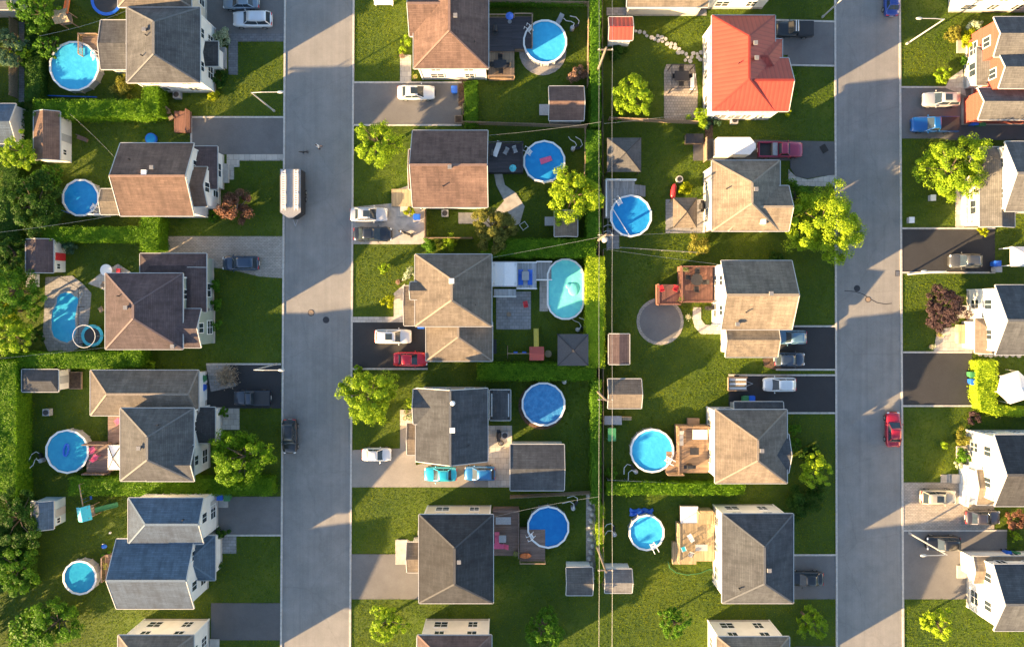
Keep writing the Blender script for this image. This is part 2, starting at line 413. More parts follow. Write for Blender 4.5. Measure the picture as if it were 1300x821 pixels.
# water
M['wa_cyan'] = watermat('cyan', (0.055,0.44,0.72), (0.045,0.38,0.66)); M['wa_blue'] = watermat('blue', (0.022,0.28,0.62), (0.018,0.235,0.56))
M['wa_teal'] = watermat('teal blue', (0.03,0.30,0.50), (0.02,0.26,0.46)); M['wa_turq'] = watermat('turquoise', (0.17,0.66,0.64), (0.14,0.60,0.60))
M['wa_royal'] = watermat('royal', (0.012,0.19,0.50), (0.010,0.15,0.44))
def covermat():
    m, nt, b = newmat('bubble cover'); p = pos(nt)
    w = nnode(nt, 'ShaderNodeTexVoronoi', Scale=0.9); w.feature = 'DISTANCE_TO_EDGE'
    wv = nnode(nt, 'ShaderNodeVectorMath'); wv.operation = 'ADD'
    nt.links.new(p, wv.inputs[0]); nt.links.new(noise(nt, p, 1.2, 4, 0.7, 'Color'), wv.inputs[1]); nt.links.new(wv.outputs[0], w.inputs['Vector'])
    c = ramp(nt, w.outputs['Distance'], [(0.0,(0.055,0.245,0.51)),(0.12,(0.04,0.22,0.48)),(0.4,(0.025,0.18,0.42))])
    c = mixc(nt, 1.0, c, ramp(nt, noise(nt, p, 2.5, 5, 0.75), [(0.35,(0.75,0.8,0.85)),(0.7,(1.4,1.3,1.2))]), 'MULTIPLY')
    nt.links.new(c, b.inputs['Base Color']); b.inputs['Roughness'].default_value = 0.22
    bump(nt, noise(nt, p, 2.5, 5, 0.7), 0.9, 0.12, b); return m
M['wa_cover'] = covermat()
# ground
def lawnmat():
    m, nt, b = newmat('lawn'); p = pos(nt)
    c = ramp(nt, noise(nt, p, 0.18, 5, 0.65), [(0.3,(0.035,0.075,0.003)),(0.55,(0.06,0.10,0.004)),(0.75,(0.10,0.13,0.006))])
    c = mixc(nt, 1.0, c, ramp(nt, noise(nt, p, 5, 6, 0.8), [(0.3,(0.8,0.8,0.8)),(0.7,(1.2,1.2,1.2))]), 'MULTIPLY')
    nt.links.new(c, b.inputs['Base Color']); b.inputs['Roughness'].default_value = 0.9
    bump(nt, noise(nt, p, 6, 5, 0.8), 0.5, 0.08, b); return m
M['lawn'] = lawnmat()
ELEV, SUNE, SKYS, EXPO = 13.8, 5.0, 0.072, 2.47
# ------------------------------------------------------------------ occupancy grid (1 cell = 1 photo pixel on the ground)
GX0, GY0, GX1, GY1 = -90, -60, 1390, 900
GRID = np.zeros((GY1-GY0, GX1-GX0), dtype=bool)     # True = no grass
def mark(poly):
    """poly in plan pixels (ground)"""
    xs = [p[0] for p in poly]; ys = [p[1] for p in poly]
    x0, x1 = int(max(GX0, min(xs)-1)), int(min(GX1-1, max(xs)+1)); y0, y1 = int(max(GY0, min(ys)-1)), int(min(GY1-1, max(ys)+1))
    if x1 <= x0 or y1 <= y0: return
    YY, XX = np.mgrid[y0:y1, x0:x1]; XX = XX+0.5; YY = YY+0.5
    ins = np.zeros(XX.shape, bool); n = len(poly)
    for i in range(n):
        ax, ay = poly[i]; bx, by = poly[(i+1) % n]
        if ay == by: continue
        c = ((ay > YY) != (by > YY)) & (XX < (bx-ax)*(YY-ay)/(by-ay)+ax)
        ins ^= c
    GRID[y0-GY0:y1-GY0, x0-GX0:x1-GX0] |= ins
def markw(X0, Y0, X1, Y1):
    mark([(650+X0*10, 385-Y1*10), (650+X1*10, 385-Y1*10), (650+X1*10, 385-Y0*10), (650+X0*10, 385-Y0*10)])
_lay = [0]
def paving(name, poly, mat, z=0.03, border=None):
    """flat paved surface; poly in plan pixels or rect"""
    if len(poly) == 4 and not isinstance(poly[0], tuple):
        x0, y0, x1, y1 = poly; poly = [(x0,y0),(x1,y0),(x1,y1),(x0,y1)]
    _lay[0] += 1
    z = z + 0.0007 * (_lay[0] % 40)
    mb = MB(); P = [W(*p) for p in poly]; mb.prism(P, -0.05, z)
    o = structure(name, mb, mat); mark(poly)
    if border:
        e = MB()
        for i in border:
            a, b = P[i], P[(i+1) % len(P)]
            e.beam((a[0], a[1], z), (b[0], b[1], z), 0.22, 0.09)
        structure('border_edging', e, M['kerb'])
    return o
def circle(cx, cy, r, n=24, ry=None): return [(cx+r*math.cos(2*math.pi*k/n), cy+(ry or r)*math.sin(2*math.pi*k/n)) for k in range(n)]

# ------------------------------------------------------------------ windows
WINPROTO = {}
def window(parent, x, y, z, rz, w=1.1, h=1.25):
    """wall opening with white frame; local frame: width along x, normal +y (outward) before rotation"""
    key = (w, h)
    if key not in WINPROTO:
        f = MB(); t = 0.09
        f.box(-w/2-t, 0, -t, w/2+t, 0.07, 0); f.box(-w/2-t, 0, h, w/2+t, 0.07, h+t)
        f.box(-w/2-t, 0, 0, -w/2, 0.07, h); f.box(w/2, 0, 0, w/2+t, 0.07, h)
        f.box(-0.03, 0, 0, 0.03, 0.06, h)
        if h > 1.2: f.box(-w/2, 0, h*0.5-0.025, -0.03, 0.058, h*0.5+0.025); f.box(0.03, 0, h*0.5-0.025, w/2, 0.058, h*0.5+0.025)
        fo = f.build('window', M['trim'], parent)
        g = MB(); g.box(-w/2, 0.004, 0, w/2, 0.035, h); go = g.build('pane', M['glass'], fo)
        WINPROTO[key] = (fo, go)
    else:
        a, b = WINPROTO[key]
        fo = a.copy(); COL.objects.link(fo); go = b.copy(); COL.objects.link(go); go.parent = fo; fo.parent = parent
    fo.location = (x, y, z); fo.rotation_euler = (0, 0, rz)
    return fo

def wallwindows(root, X0, Y0, X1, Y1, he, sides, off, big=False):
    for s in sides:
        L = (Y1-Y0) if s in 'LR' else (X1-X0)
        n = max(1, int(L/3.0))
        rows = [(1.0, 1.2)] if he < 4 else [(0.9, 1.3), (3.35, 1.2)]
        for zi, (z, h) in enumerate(rows):
            for i in range(n):
                t = (i+0.5)/n
                w = 1.1 if (i+zi) % 3 else 1.6
                if s == 'L': p = (X0, Y0+(Y1-Y0)*t, math.pi/2)
                elif s == 'R': p = (X1, Y0+(Y1-Y0)*t, -math.pi/2)
                elif s == 'T': p = (X0+(X1-X0)*t, Y1, 0)
                else: p = (X0+(X1-X0)*t, Y0, math.pi)
                window(root, p[0]-off[0], p[1]-off[1], z-off[2], p[2], w, h)

# ------------------------------------------------------------------ roof + walls of one wing
def wing(root, off, rect, he, ridge, ends, pitch, rm, wm, win='', ov=0.45, trim=True, z0=-0.1, walls=True, wname='wall'):
    X0, Y0, X1, Y1 = R(rect, he)
    span = (Y1-Y0) if ridge == 'x' else (X1-X0)
    hr = he + span/2*pitch
    e = []
    for v in ends: e.append(span/2 if v == 'h' else (0.0 if v == 'g' else float(v)))
    if ridge == 'x':   # ends = (left, right)
        ym = (Y0+Y1)/2
        ra, rb = (X0+e[0], ym, hr), (X1-e[1], ym, hr)
        A, B, C, D = (X0,Y1,he), (X1,Y1,he), (X1,Y0,he), (X0,Y0,he)     # TL TR BR BL
        faces = [((D,C,rb,ra)), ((B,A,ra,rb))]
        endf = [(A,D,ra), (C,B,rb)]
        rake = [[(A,ra),(D,ra)], [(B,rb),(C,rb)]]
        eaves = [(A,B),(D,C)]; endeave = [(A,D),(B,C)]
    else:              # ends = (top, bottom)
        xm = (X0+X1)/2
        ra, rb = (xm, Y1-e[0], hr), (xm, Y0+e[1], hr)
        A, B, C, D = (X0,Y1,he), (X1,Y1,he), (X1,Y0,he), (X0,Y0,he)
        faces = [(C,B,ra,rb), (A,D,rb,ra)]
        endf = [(B,A,ra), (D,C,rb)]
        rake = [[(A,ra),(B,ra)], [(D,rb),(C,rb)]]
        eaves = [(A,D),(B,C)]; endeave = [(A,B),(D,C)]
    allf = list(faces)
    for i in (0,1):
        if e[i] > 0: allf.append(endf[i])
    mb = MB(); th = 0.14
    for f in allf:
        a, b = Vector(f[0]), Vector(f[1]); u = (b-a).normalized()
        n = (b-a).cross(Vector(f[2])-a).normalized(); v = n.cross(u)
        uv = [((Vector(p)-a).dot(u), (Vector(p)-a).dot(v)) for p in f]
        mb.face(f, uv)
        mb.face([(p[0],p[1],p[2]-th) for p in reversed(f)])
    outline = list(eaves)
    for i in (0,1):
        if e[i] > 0: outline.append(endeave[i])
        else: outline += rake[i]
    for a, b in outline:
        mb.face([a, b, (b[0],b[1],b[2]-th), (a[0],a[1],a[2]-th)])
    ro = mb.build('roof', rm, root, off)
    if trim:
        t = MB()
        for a, b in outline:
            # push the trim a little outwards
            mx, my = (X0+X1)/2, (Y0+Y1)/2
            d = Vector((b[0]-a[0], b[1]-a[1], 0)); nrm = Vector((d.y, -d.x, 0)).normalized()
            mid = Vector(((a[0]+b[0])/2-mx, (a[1]+b[1])/2-my, 0))
            if nrm.dot(mid) < 0: nrm = -nrm
            o_ = nrm*0.055
            t.beam((a[0]+o_.x, a[1]+o_.y, a[2]-0.05), (b[0]+o_.x, b[1]+o_.y, b[2]-0.05), 0.075, 0.17)
        t.build('gutter', M['gutter'], root, off)
    # ridge cap
    if hr-he > 1.2:
        c = MB(); c.beam((ra[0],ra[1],ra[2]+0.02), (rb[0],rb[1],rb[2]+0.02), 0.28, 0.05)
        for i, (r0, ee) in enumerate(((ra, e[0]), (rb, e[1]))):
            if ee > 0:
                f = endf[i]
                for q in (f[0], f[1]): c.beam((q[0],q[1],q[2]+0.015), (r0[0],r0[1],r0[2]+0.015), 0.2, 0.035)
        c.build('ridge_cap', CAPS.get(rm.name, rm), ro, off)
    if walls:
        w = MB(); wx0, wy0, wx1, wy1 = X0+ov, Y0+ov, X1-ov, Y1-ov
        w.box(wx0, wy0, z0, wx1, wy1, he+0.03)
        zt = he + 0.03
        for i in (0,1):
            if e[i] > 0: continue
            if ridge == 'x':
                xa, xb = (wx0, wx0+0.25) if i == 0 else (wx1-0.25, wx1)
                zz = hr-0.16-0.0
                tri = [(wy0, zt), (wy1, zt), ((wy0+wy1)/2, zz)]
                w.raw([(xa,p[0],p[1]) for p in tri]+[(xb,p[0],p[1]) for p in tri], [(2,1,0),(3,4,5),(0,1,4,3),(1,2,5,4),(2,0,3,5)])
            else:
                ya, yb = (wy1-0.25, wy1) if i == 0 else (wy0, wy0+0.25)
                tri = [(wx0, zt), (wx1, zt), ((wx0+wx1)/2, hr-0.16)]
                w.raw([(p[0],ya,p[1]) for p in tri]+[(p[0],yb,p[1]) for p in tri], [(0,1,2),(5,4,3),(3,4,1,0),(4,5,2,1),(5,3,0,2)])
        w.build(wname, wm, root, off)
        if he > 2.9:
            fd = MB(); fd.box(wx0-0.03, wy0-0.03, -0.05, wx1+0.03, wy1+0.03, 0.45); fd.build('foundation', M['concrete'], root, off)
        markw(wx0, wy0, wx1, wy1)
        if win: wallwindows(root, wx0, wy0, wx1, wy1, he, win, off)
    return dict(X0=X0, Y0=Y0, X1=X1, Y1=Y1, he=he, hr=hr, ridge=ridge, roof=ro, pitch=pitch, e=e)

def roofz(d, x, y):
    z = d['hr']
    if d['ridge'] == 'x':
        z = d['he'] + min(y-d['Y0'], d['Y1']-y)*d['pitch']
        for i, ee in enumerate(d['e']):
            if ee > 0:
                t = (x-d['X0']) if i == 0 else (d['X1']-x)
                z = min(z, d['he'] + t*(d['hr']-d['he'])/ee)
    else:
        z = d['he'] + min(x-d['X0'], d['X1']-x)*d['pitch']
        for i, ee in enumerate(d['e']):
            if ee > 0:
                t = (d['Y1']-y) if i == 0 else (y-d['Y0'])
                z = min(z, d['he'] + t*(d['hr']-d['he'])/ee)
    return z

def vents(root, off, d, items):
    """items: (u, v, kind) fractions across the roof rect"""
    for u, v, k in items:
        x = d['X0']+(d['X1']-d['X0'])*u; y = d['Y0']+(d['Y1']-d['Y0'])*v
        z = roofz(d, x, y); mb = MB()
        o2 = off
        if k == 'p':
            mb.cyl(x, y, z-0.1, z+0.45, 0.07, 8); mb.build('vent_pipe', M['dkmetal'], d['roof'], o2)
        elif k == 'v':
            mb.cyl(x, y, z-0.15, z+0.35, 0.16, 10); mb.box(x-0.23, y-0.23, z+0.3, x+0.23, y+0.23, z+0.5); mb.build('roof_vent', M['ventgrey'], d['roof'], o2)
        elif k == 'c':
            mb.box(x-0.35, y-0.35, z-0.6, x+0.35, y+0.35, z+1.0); mb.box(x-0.42, y-0.42, z+1.0, x+0.42, y+0.42, z+1.1); mb.build('chimney', M['w_brick'], d['roof'], o2)
        elif k == 'm':
            mb.cyl(x, y, z-0.2, z+0.8, 0.12, 10); mb.cyl(x, y, z+0.8, z+0.95, 0.2, 10); mb.build('flue_pipe', M['metal'], d['roof'], o2)
        elif k == 'd':
            mb.cyl(x, y, z-0.1, z+0.4, 0.03, 6); mb.ball((x-0.1, y-0.1, z+0.5), 0.3, 10, 6, 1, 1, 0.5); mb.build('satellite_dish', M['whitep'], d['roof'], o2)
        elif k == 's':
            mb.box(x-0.3, y-0.3, z-0.2, x+0.3, y+0.3, z+0.2); mb.build('skylight', M['whitep'], d['roof'], o2)

def house(label, wings, vent=(), name='house', cat='house', group='houses of the neighbourhood', extras=None):
    r0 = wings[0]; X0, Y0, X1, Y1 = R(r0['rect'], r0['he'])
    off = ((X0+X1)/2, (Y0+Y1)/2, 0)
    root = empty(name, off, label, cat, group)
    ds = []
    for w in wings:
        w = dict(w); w.setdefault('ends', ('g','g')); w.setdefault('pitch', 0.52); w.setdefault('wm', M['w_white']); w.setdefault('ridge', 'y')
        ds.append(wing(root, off, **w))
    vents(root, off, ds[0], vent)
    if extras: extras(root, off, ds)
    return root
def door(root, off, x, y, side, mat=None, w=0.95, h=2.05, z=0.15, name='door'):
    mb = MB()
    t = 0.05
    if side in 'LR':
        s = -1 if side == 'L' else 1
        mb.box(min(x, x+s*t), y-w/2, z, max(x, x+s*t), y+w/2, z+h)
    else:
        s = -1 if side == 'B' else 1
        mb.box(x-w/2, min(y, y+s*t), z, x+w/2, max(y, y+s*t), z+h)
    d = mb.build(name, mat or M['w_grey'], root, off)
    if name == 'door':
        k = MB()
        if side in 'LR': k.ball((x+s*0.09, y+w/2-0.1, z+1.0), 0.045, 6, 4)
        else: k.ball((x+w/2-0.1, y+s*0.09, z+1.0), 0.045, 6, 4)
        k.build('door_knob', M['metal'], d, off)

def shed(label, rect, he, ridge, rm, wm, ends=('g','g'), pitch=0.45, doorside='R', name='garden_shed', cat='shed', group='garden sheds behind the houses', dcol=None):
    X0, Y0, X1, Y1 = R(rect, he); off = ((X0+X1)/2, (Y0+Y1)/2, 0)
    root = empty(name, off, label, cat, group)
    d = wing(root, off, rect, he, ridge, ends, pitch, rm, wm, '', 0.15)
    x0, y0, x1, y1 = X0+0.15, Y0+0.15, X1-0.15, Y1-0.15
    cx, cy = (x0+x1)/2, (y0+y1)/2
    dw = 0.95
    p = {'L': (x0, cy), 'R': (x1, cy), 'T': (cx, y1), 'B': (cx, y0)}[doorside]
    door(root, off, p[0], p[1], doorside, dcol or M['w_grey'], dw, 1.9, 0.05)
    rz = {'L': math.pi/2, 'R': -math.pi/2, 'T': 0, 'B': math.pi}[doorside]
    o_ = (y1-y0) if doorside in 'LR' else (x1-x0)
    if o_ > 3:
        for s in (-1,):
            q = (p[0], p[1]+s*o_*0.32) if doorside in 'LR' else (p[0]+s*o_*0.32, p[1])
            window(root, q[0]-off[0], q[1]-off[1], 1.1, rz, 0.6, 0.6)
    return root

def gazebo(label, rect, he, mat, name='gazebo', rise=1.0, post=None, apex=True):
    X0, Y0, X1, Y1 = R(rect, he); cx, cy = (X0+X1)/2, (Y0+Y1)/2; off = (cx, cy, 0)
    root = empty(name, off, label, 'gazebo')
    mb = MB(); A = [(X0,Y1,he),(X0,Y0,he),(X1,Y0,he),(X1,Y1,he)]
    for i in range(4):
        a, b = A[i], A[(i+1)%4]
        ax, bx = Vector(a), Vector(b); u = (bx-ax).normalized(); t = Vector((cx,cy,he+rise))
        n = (bx-ax).cross(t-ax).normalized(); v = n.cross(u)
        mb.face([a, b, tuple(t)], [((Vector(p)-ax).dot(u), (Vector(p)-ax).dot(v)) for p in (a,b,t)])
        mb.face([a, (a[0],a[1],he-0.25), (b[0],b[1],he-0.25), b])
    mb.build('canopy', mat, root, off)
    r = MB()
    for a in A: r.beam((a[0],a[1],he+0.02), (cx,cy,he+rise+0.03), 0.1, 0.05)
    r.build('hip_cap', post or M['dkmetal'], root, off)
    for a in A:
        p = MB(); x = a[0]+(0.12 if a[0] < cx else -0.12); y = a[1]+(0.12 if a[1] < cy else -0.12)
        p.box(x-0.06, y-0.06, 0, x+0.06, y+0.06, he-0.02); p.build('post', post or M['dkmetal'], root, off)
    return root

# ------------------------------------------------------------------ pools
def roundpool(label, cx, cy, r, wat, h=1.25, n=16, ladder=None, wallm=None, rimm=None, oval=None):
    """cx, cy, r: photo pixels at rim height"""
    x, y = W(cx, cy, h); rr = r*0.1*K(h); rx, ry = rr, (oval*0.1*K(h) if oval else rr)
    root = empty('swimming_pool', (x, y, 0), label, 'pool', 'above-ground and sunken garden pools')
    def ring(a, b, za, zb):
        if oval:   # straight sides, rounded ends
            e = b - a
            return [(a*math.cos(2*math.pi*(k+0.5)/n), a*math.sin(2*math.pi*(k+0.5)/n) + (e if k < n/2 else -e), za) for k in range(n)]
        return [(a*math.cos(2*math.pi*(k+0.5)/n), b*math.sin(2*math.pi*(k+0.5)/n), za) for k in range(n)]
    def wallring(mb, s0, s1, za, zb):
        A = ring(rx-s0, ry-s0, za, 0); B = ring(rx-s1, ry-s1, zb, 0)
        mb.raw(A+B, [(k,(k+1)%n,n+(k+1)%n,n+k) for k in range(n)])
    mb = MB(); wallring(mb, 0.10, 0.10, 0, h-0.02); wallring(mb, 0.16, 0.16, h-0.02, 0.3)
    for k in range(n):
        t = 2*math.pi*(k+0.5)/n
        mb.box((rx-0.06)*math.cos(t)-0.05, (ry-0.06)*math.sin(t)-0.05, 0, (rx-0.06)*math.cos(t)+0.05, (ry-0.06)*math.sin(t)+0.05, h-0.03)
    mb.build('pool_wall', wallm or M['poolwall'], root)
    rm = MB(); wallring(rm, -0.02, -0.02, h-0.06, h); wallring(rm, -0.02, 0.20, h, h+0.01); wallring(rm, 0.20, 0.20, h+0.01, h-0.10)
    rm.build('rim', rimm or M['poolrim'], root)
    wt = MB(); zz = h-0.14; q = ring(rx-0.16, ry-0.16, zz, 0); wt.face(q); wt.build('water', wat, root)
    px, py = 650+x*10, 385-y*10
    mark(circle(px, py, rx*10+1, 24, ry*10+1))
    if ladder is not None:
        a = ladder; c, s = math.cos(a), math.sin(a)
        l = MB()
        for sd in (-0.28, 0.28):
            P = [((rx-d)*c - sd*s, (rx-d)*s*(ry/rx) + sd*c, z) for d, z in ((1.0, h-0.5), (0.55, h+0.15), (0.1, h+0.75), (-0.25, h+0.7), (-0.45, 0.05))]
            l.tube(P, 0.05, 6)
        for k in range(3):
            d = 0.85-0.22*k; l.beam(((rx-d)*c + 0.3*s, (rx-d)*s - 0.3*c, h-0.35+0.22*k), ((rx-d)*c - 0.3*s, (rx-d)*s + 0.3*c, h-0.35+0.22*k), 0.2, 0.05)
        l.build('pool_ladder', M['whitep'], root)
    return root
def poolpump(label, px, py, a=0.0):
    x, y = W(px, py); root = empty('pool_pump', (x, y, 0), label, 'pool pump', 'pool pumps and filters', a)
    MB().cyl(0, 0, 0.05, 0.75, 0.28, 14).ball((0,0,0.75), 0.28, 12, 6, 1, 1, 0.5).build('filter_tank', M['greyp'], root)
    MB().box(0.35, -0.15, 0.05, 0.95, 0.15, 0.38).cyl(0.5, 0, 0.3, 0.5, 0.12, 10).build('motor', M['black'], root)
    MB().tube([(0.1,0,0.9),(0.25,0.1,1.0),(0.5,0.3,0.7),(0.4,0.8,0.4),(-0.1,1.2,0.5),(-0.3,1.5,0.9)], 0.045, 6).tube([(0.9,0,0.3),(1.3,0.3,0.3),(1.2,0.9,0.4),(0.6,1.4,0.6)], 0.045, 6).build('hose', M['whitep'], root)
    return root

# ------------------------------------------------------------------ decks
def deck(label, rect, h, mat, rail='', railm=None, group='timber decks behind the houses', name='deck', steps=None):
    X0, Y0, X1, Y1 = R(rect, h); off = ((X0+X1)/2, (Y0+Y1)/2, 0)
    root = empty(name, off, label, 'deck', group)
    mb = MB(); mb.box(X0, Y0, h-0.14, X1, Y1, h)
    mb.build('deck_boards', mat, root, off)
    sk = MB()
    for a, b in (((X0,Y0),(X1,Y0)),((X1,Y0),(X1,Y1)),((X1,Y1),(X0,Y1)),((X0,Y1),(X0,Y0))):
        sk.beam((a[0]*0.99+off[0]*0.01, a[1]*0.99+off[1]*0.01, h/2-0.08), (b[0]*0.99+off[0]*0.01, b[1]*0.99+off[1]*0.01, h/2-0.08), 0.04, h-0.14)
    sk.build('skirting', railm or mat, root, off)
    if rail:
        E = {'T': ((X0,Y1-.06),(X1,Y1-.06)), 'B': ((X0,Y0+.06),(X1,Y0+.06)), 'L': ((X0+.06,Y0),(X0+.06,Y1)), 'R': ((X1-.06,Y0),(X1-.06,Y1))}
        for s in rail:
            r = MB(); a, b = E[s]; L = math.dist(a, b); n = max(1, int(L/1.8))
            r.beam((a[0],a[1],h+1.0), (b[0],b[1],h+1.0), 0.13, 0.05); r.beam((a[0],a[1],h+0.12), (b[0],b[1],h+0.12), 0.05, 0.08)
            for i in range(n+1):
                t = i/n; r.box(a[0]+(b[0]-a[0])*t-.05, a[1]+(b[1]-a[1])*t-.05, h, a[0]+(b[0]-a[0])*t+.05, a[1]+(b[1]-a[1])*t+.05, h+1.0)
            nb = int(L/0.16)
            for i in range(1, nb):
                t = i/nb; r.box(a[0]+(b[0]-a[0])*t-.018, a[1]+(b[1]-a[1])*t-.018, h+0.1, a[0]+(b[0]-a[0])*t+.018, a[1]+(b[1]-a[1])*t+.018, h+0.98)
            r.build('railing', railm or mat, root, off)
    if steps:
        s = MB(); side, at, wd = steps
        n = max(1, int(h/0.2))
        for i in range(n):
            z = h*(1-(i+1)/(n+1)); d = 0.3*i
            if side == 'L': s.box(X0-0.3-d, at-wd/2, z-.05, X0-d, at+wd/2, z)
            if side == 'R': s.box(X1+d, at-wd/2, z-.05, X1+0.3+d, at+wd/2, z)
            if side == 'T': s.box(at-wd/2, Y1+d, z-.05, at+wd/2, Y1+d+0.3, z)
            if side == 'B': s.box(at-wd/2, Y0-0.3-d, z-.05, at+wd/2, Y0-d, z)
        s.build('steps', mat, root, off)
    markw(X0, Y0, X1, Y1)
    return root

# ------------------------------------------------------------------ vehicles (local: +x is the front)
def loft(mb, stations):
    """stations: list of (x, list of (y,z)) half sections, mirrored"""
    n = len(stations[0][1]); rings = []
    for x, sec in stations:
        rings.append([(x, y, z) for y, z in sec] + [(x, -y, z) for y, z in reversed(sec[:-1] if abs(sec[-1][0]) < 1e-6 else sec)])
    m = len(rings[0]); vs = [p for r in rings for p in r]; fs = []
    for i in range(len(rings)-1):
        for k in range(m-1):
            fs.append((i*m+k, i*m+k+1, (i+1)*m+k+1, (i+1)*m+k))
        fs.append((i*m+m-1, i*m, (i+1)*m, (i+1)*m+m-1))
    fs.append(tuple(range(m-1,-1,-1))); fs.append(tuple((len(rings)-1)*m+k for k in range(m)))
    mb.raw(vs, fs)
def carbody(L, Wd, hood, trunk, kind):
    mb = MB(); w = Wd/2
    def sec(s, h, zb=0.22): return [(w*s*0.86, zb), (w*s*0.98, zb+0.13), (w*s, min(h-0.2, 0.62)), (w*s*0.97, h-0.10), (w*s*0.87, h-0.02), (w*s*0.5, h+0.02), (0, h+0.035)]
    x = L/2
    if kind in ('suv','mini'): st = [(-x,0.80,0.80,.35),(-x+0.08,0.90,0.95,.28),(-x+0.35,0.97,1.0,.22),(-x*0.4,1,0.98,.2),(0,1,0.96,.2),(x*0.42,1,hood+0.06,.2),(x*0.72,0.98,hood,.2),(x-0.22,0.90,hood-0.1,.25),(x-0.06,0.76,hood-0.22,.3),(x,0.62,hood-0.35,.34)]
    else: st = [(-x,0.68,0.70,.38),(-x+0.07,0.84,trunk-0.03,.3),(-x+0.3,0.94,trunk+0.02,.24),(-x*0.5,0.99,0.92,.2),(0,1,0.92,.2),(x*0.40,1,hood+0.06,.2),(x*0.70,0.98,hood,.2),(x-0.24,0.90,hood-0.08,.25),(x-0.07,0.74,hood-0.2,.3),(x,0.58,hood-0.33,.34)]
    loft(mb, [(a, sec(s, h, zb)) for a, s, h, zb in st]); return mb
def frustum(mb, b, t, z0, z1):
    """b,t: (x0,x1,halfwidth front, halfwidth rear)"""
    B = [(b[0],-b[3],z0),(b[1],-b[2],z0),(b[1],b[2],z0),(b[0],b[3],z0)]
    T = [(t[0],-t[3],z1),(t[1],-t[2],z1),(t[1],t[2],z1),(t[0],t[3],z1)]
    mb.raw(B+T, [(0,1,5,4),(1,2,6,5),(2,3,7,6),(3,0,4,7),(4,5,6,7)])
def wheels(root, xs, w, r=0.33):
    for x in xs:
        for s in (-1, 1):
            t = MB()
            n = 16; y0, y1 = s*(w-0.22), s*(w+0.012)
            vs = [(x+r*math.cos(2*math.pi*k/n), y0, r+r*math.sin(2*math.pi*k/n)) for k in range(n)] + [(x+r*math.cos(2*math.pi*k/n), y1, r+r*math.sin(2*math.pi*k/n)) for k in range(n)]
            t.raw(vs, [tuple(range(n)), tuple(range(2*n-1, n-1, -1))]+[(k, n+k, n+(k+1)%n, (k+1)%n) for k in range(n)])
            wo = t.build('wheel', M['rubber'], root)
            h = MB(); rr = r*0.62; y2 = y1+s*0.012
            h.face([(x+rr*math.cos(2*math.pi*k/10), y2, r+rr*math.sin(2*math.pi*k/10)) for k in range(10)]); h.build('hubcap', M['metal'], wo)
CARN = [0]
def car(label, px, py, deg, col, kind='sedan', L=4.6, Wd=1.82, name='parked_car', cat='car', sunroof=False, rails=False, roofcol=None, z=0.05, group='cars parked on driveways and kerbs', metal=0.3, hood2=None, rack=False):
    x, y = W(px, py, 0.9)
    root = empty(name, (x, y, z), label, cat, group, math.radians(deg))
    CARN[0] += 1; pm = paint('%d' % CARN[0], col, metal); w = Wd/2; X = L/2
    if kind == 'sedan': hood, trunk, cb, ct, hz = 0.84, 0.93, (-X+0.62, X*0.42), (-X*0.50, X*0.10), 1.42
    elif kind == 'suv': hood, trunk, cb, ct, hz = 0.98, 1.0, (-X+0.14, X*0.45), (-X+0.48, X*0.16), 1.68
    elif kind == 'mini': hood, trunk, cb, ct, hz = 0.90, 1.0, (-X+0.14, X*0.48), (-X+0.48, X*0.14), 1.5
    body = carbody(L, Wd, hood, trunk, 'suv' if kind in ('suv','mini') else 'sedan').build('body', pm, root, smooth=True)
    g = MB(); zb = 0.90 if kind == 'sedan' else 0.95
    frustum(g, (cb[0], cb[1], w*0.80, w*0.82), (ct[0], ct[1], w*0.66, w*0.66), zb, hz-0.02)
    gl = g.build('windows', M['glass'], root)
    r = MB(); a, b = ct[0]-0.03, ct[1]+0.03; ww = w*0.69
    nxs = 5; st = []
    for i in range(nxs):
        t = i/(nxs-1); xx = a+(b-a)*t; cr = 0.05*math.sin(math.pi*t); s = 0.93 if i in (0, nxs-1) else 1.0
        st.append((xx, [(ww*s*0.985, hz-0.05), (ww*s, hz-0.015), (ww*s*0.93, hz+0.015+cr*.4), (ww*s*0.5, hz+0.03+cr), (0, hz+0.035+cr)]))
    loft(r, st); ro = r.build('roof_panel', roofcol or pm, root, smooth=True)
    for s in (-1, 1):
        m_ = (ct[0]+ct[1])/2
        for P_, Q_, a_, b_ in (((cb[1], s*w*0.805, zb), (ct[1], s*w*0.67, hz-0.01), 0.07, 0.05), ((cb[0], s*w*0.825, zb), (ct[0], s*w*0.67, hz-0.01), 0.12, 0.06), ((m_, s*w*0.82, zb), (m_, s*w*0.675, hz-0.02), 0.07, 0.05)):
            MB().beam(P_, Q_, a_, b_).build('roof_pillar', pm, root)
    if sunroof:
        m_ = (a+b)/2; MB().box(m_-0.1, -ww*0.62, hz+0.07, m_+0.75, ww*0.62, hz+0.10).build('sunroof', M['glass'], root)
    if rails:
        for s in (-1, 1): MB().tube([(a+0.1, s*ww*0.9, hz+0.03), (a+0.2, s*ww*0.9, hz+0.11), (b-0.2, s*ww*0.9, hz+0.11), (b-0.1, s*ww*0.9, hz+0.03)], 0.03, 6).build('roof_rail', M['metal'], root)
    if rack:
        q = MB()
        for xx in (a+0.4, b-0.5): q.box(xx-0.06, -ww, hz+0.1, xx+0.06, ww, hz+0.16)
        q.build('roof_bars', M['metal'], root)
    cardetail(root, X, w, hood, trunk, kind, pm, cb)
    return root
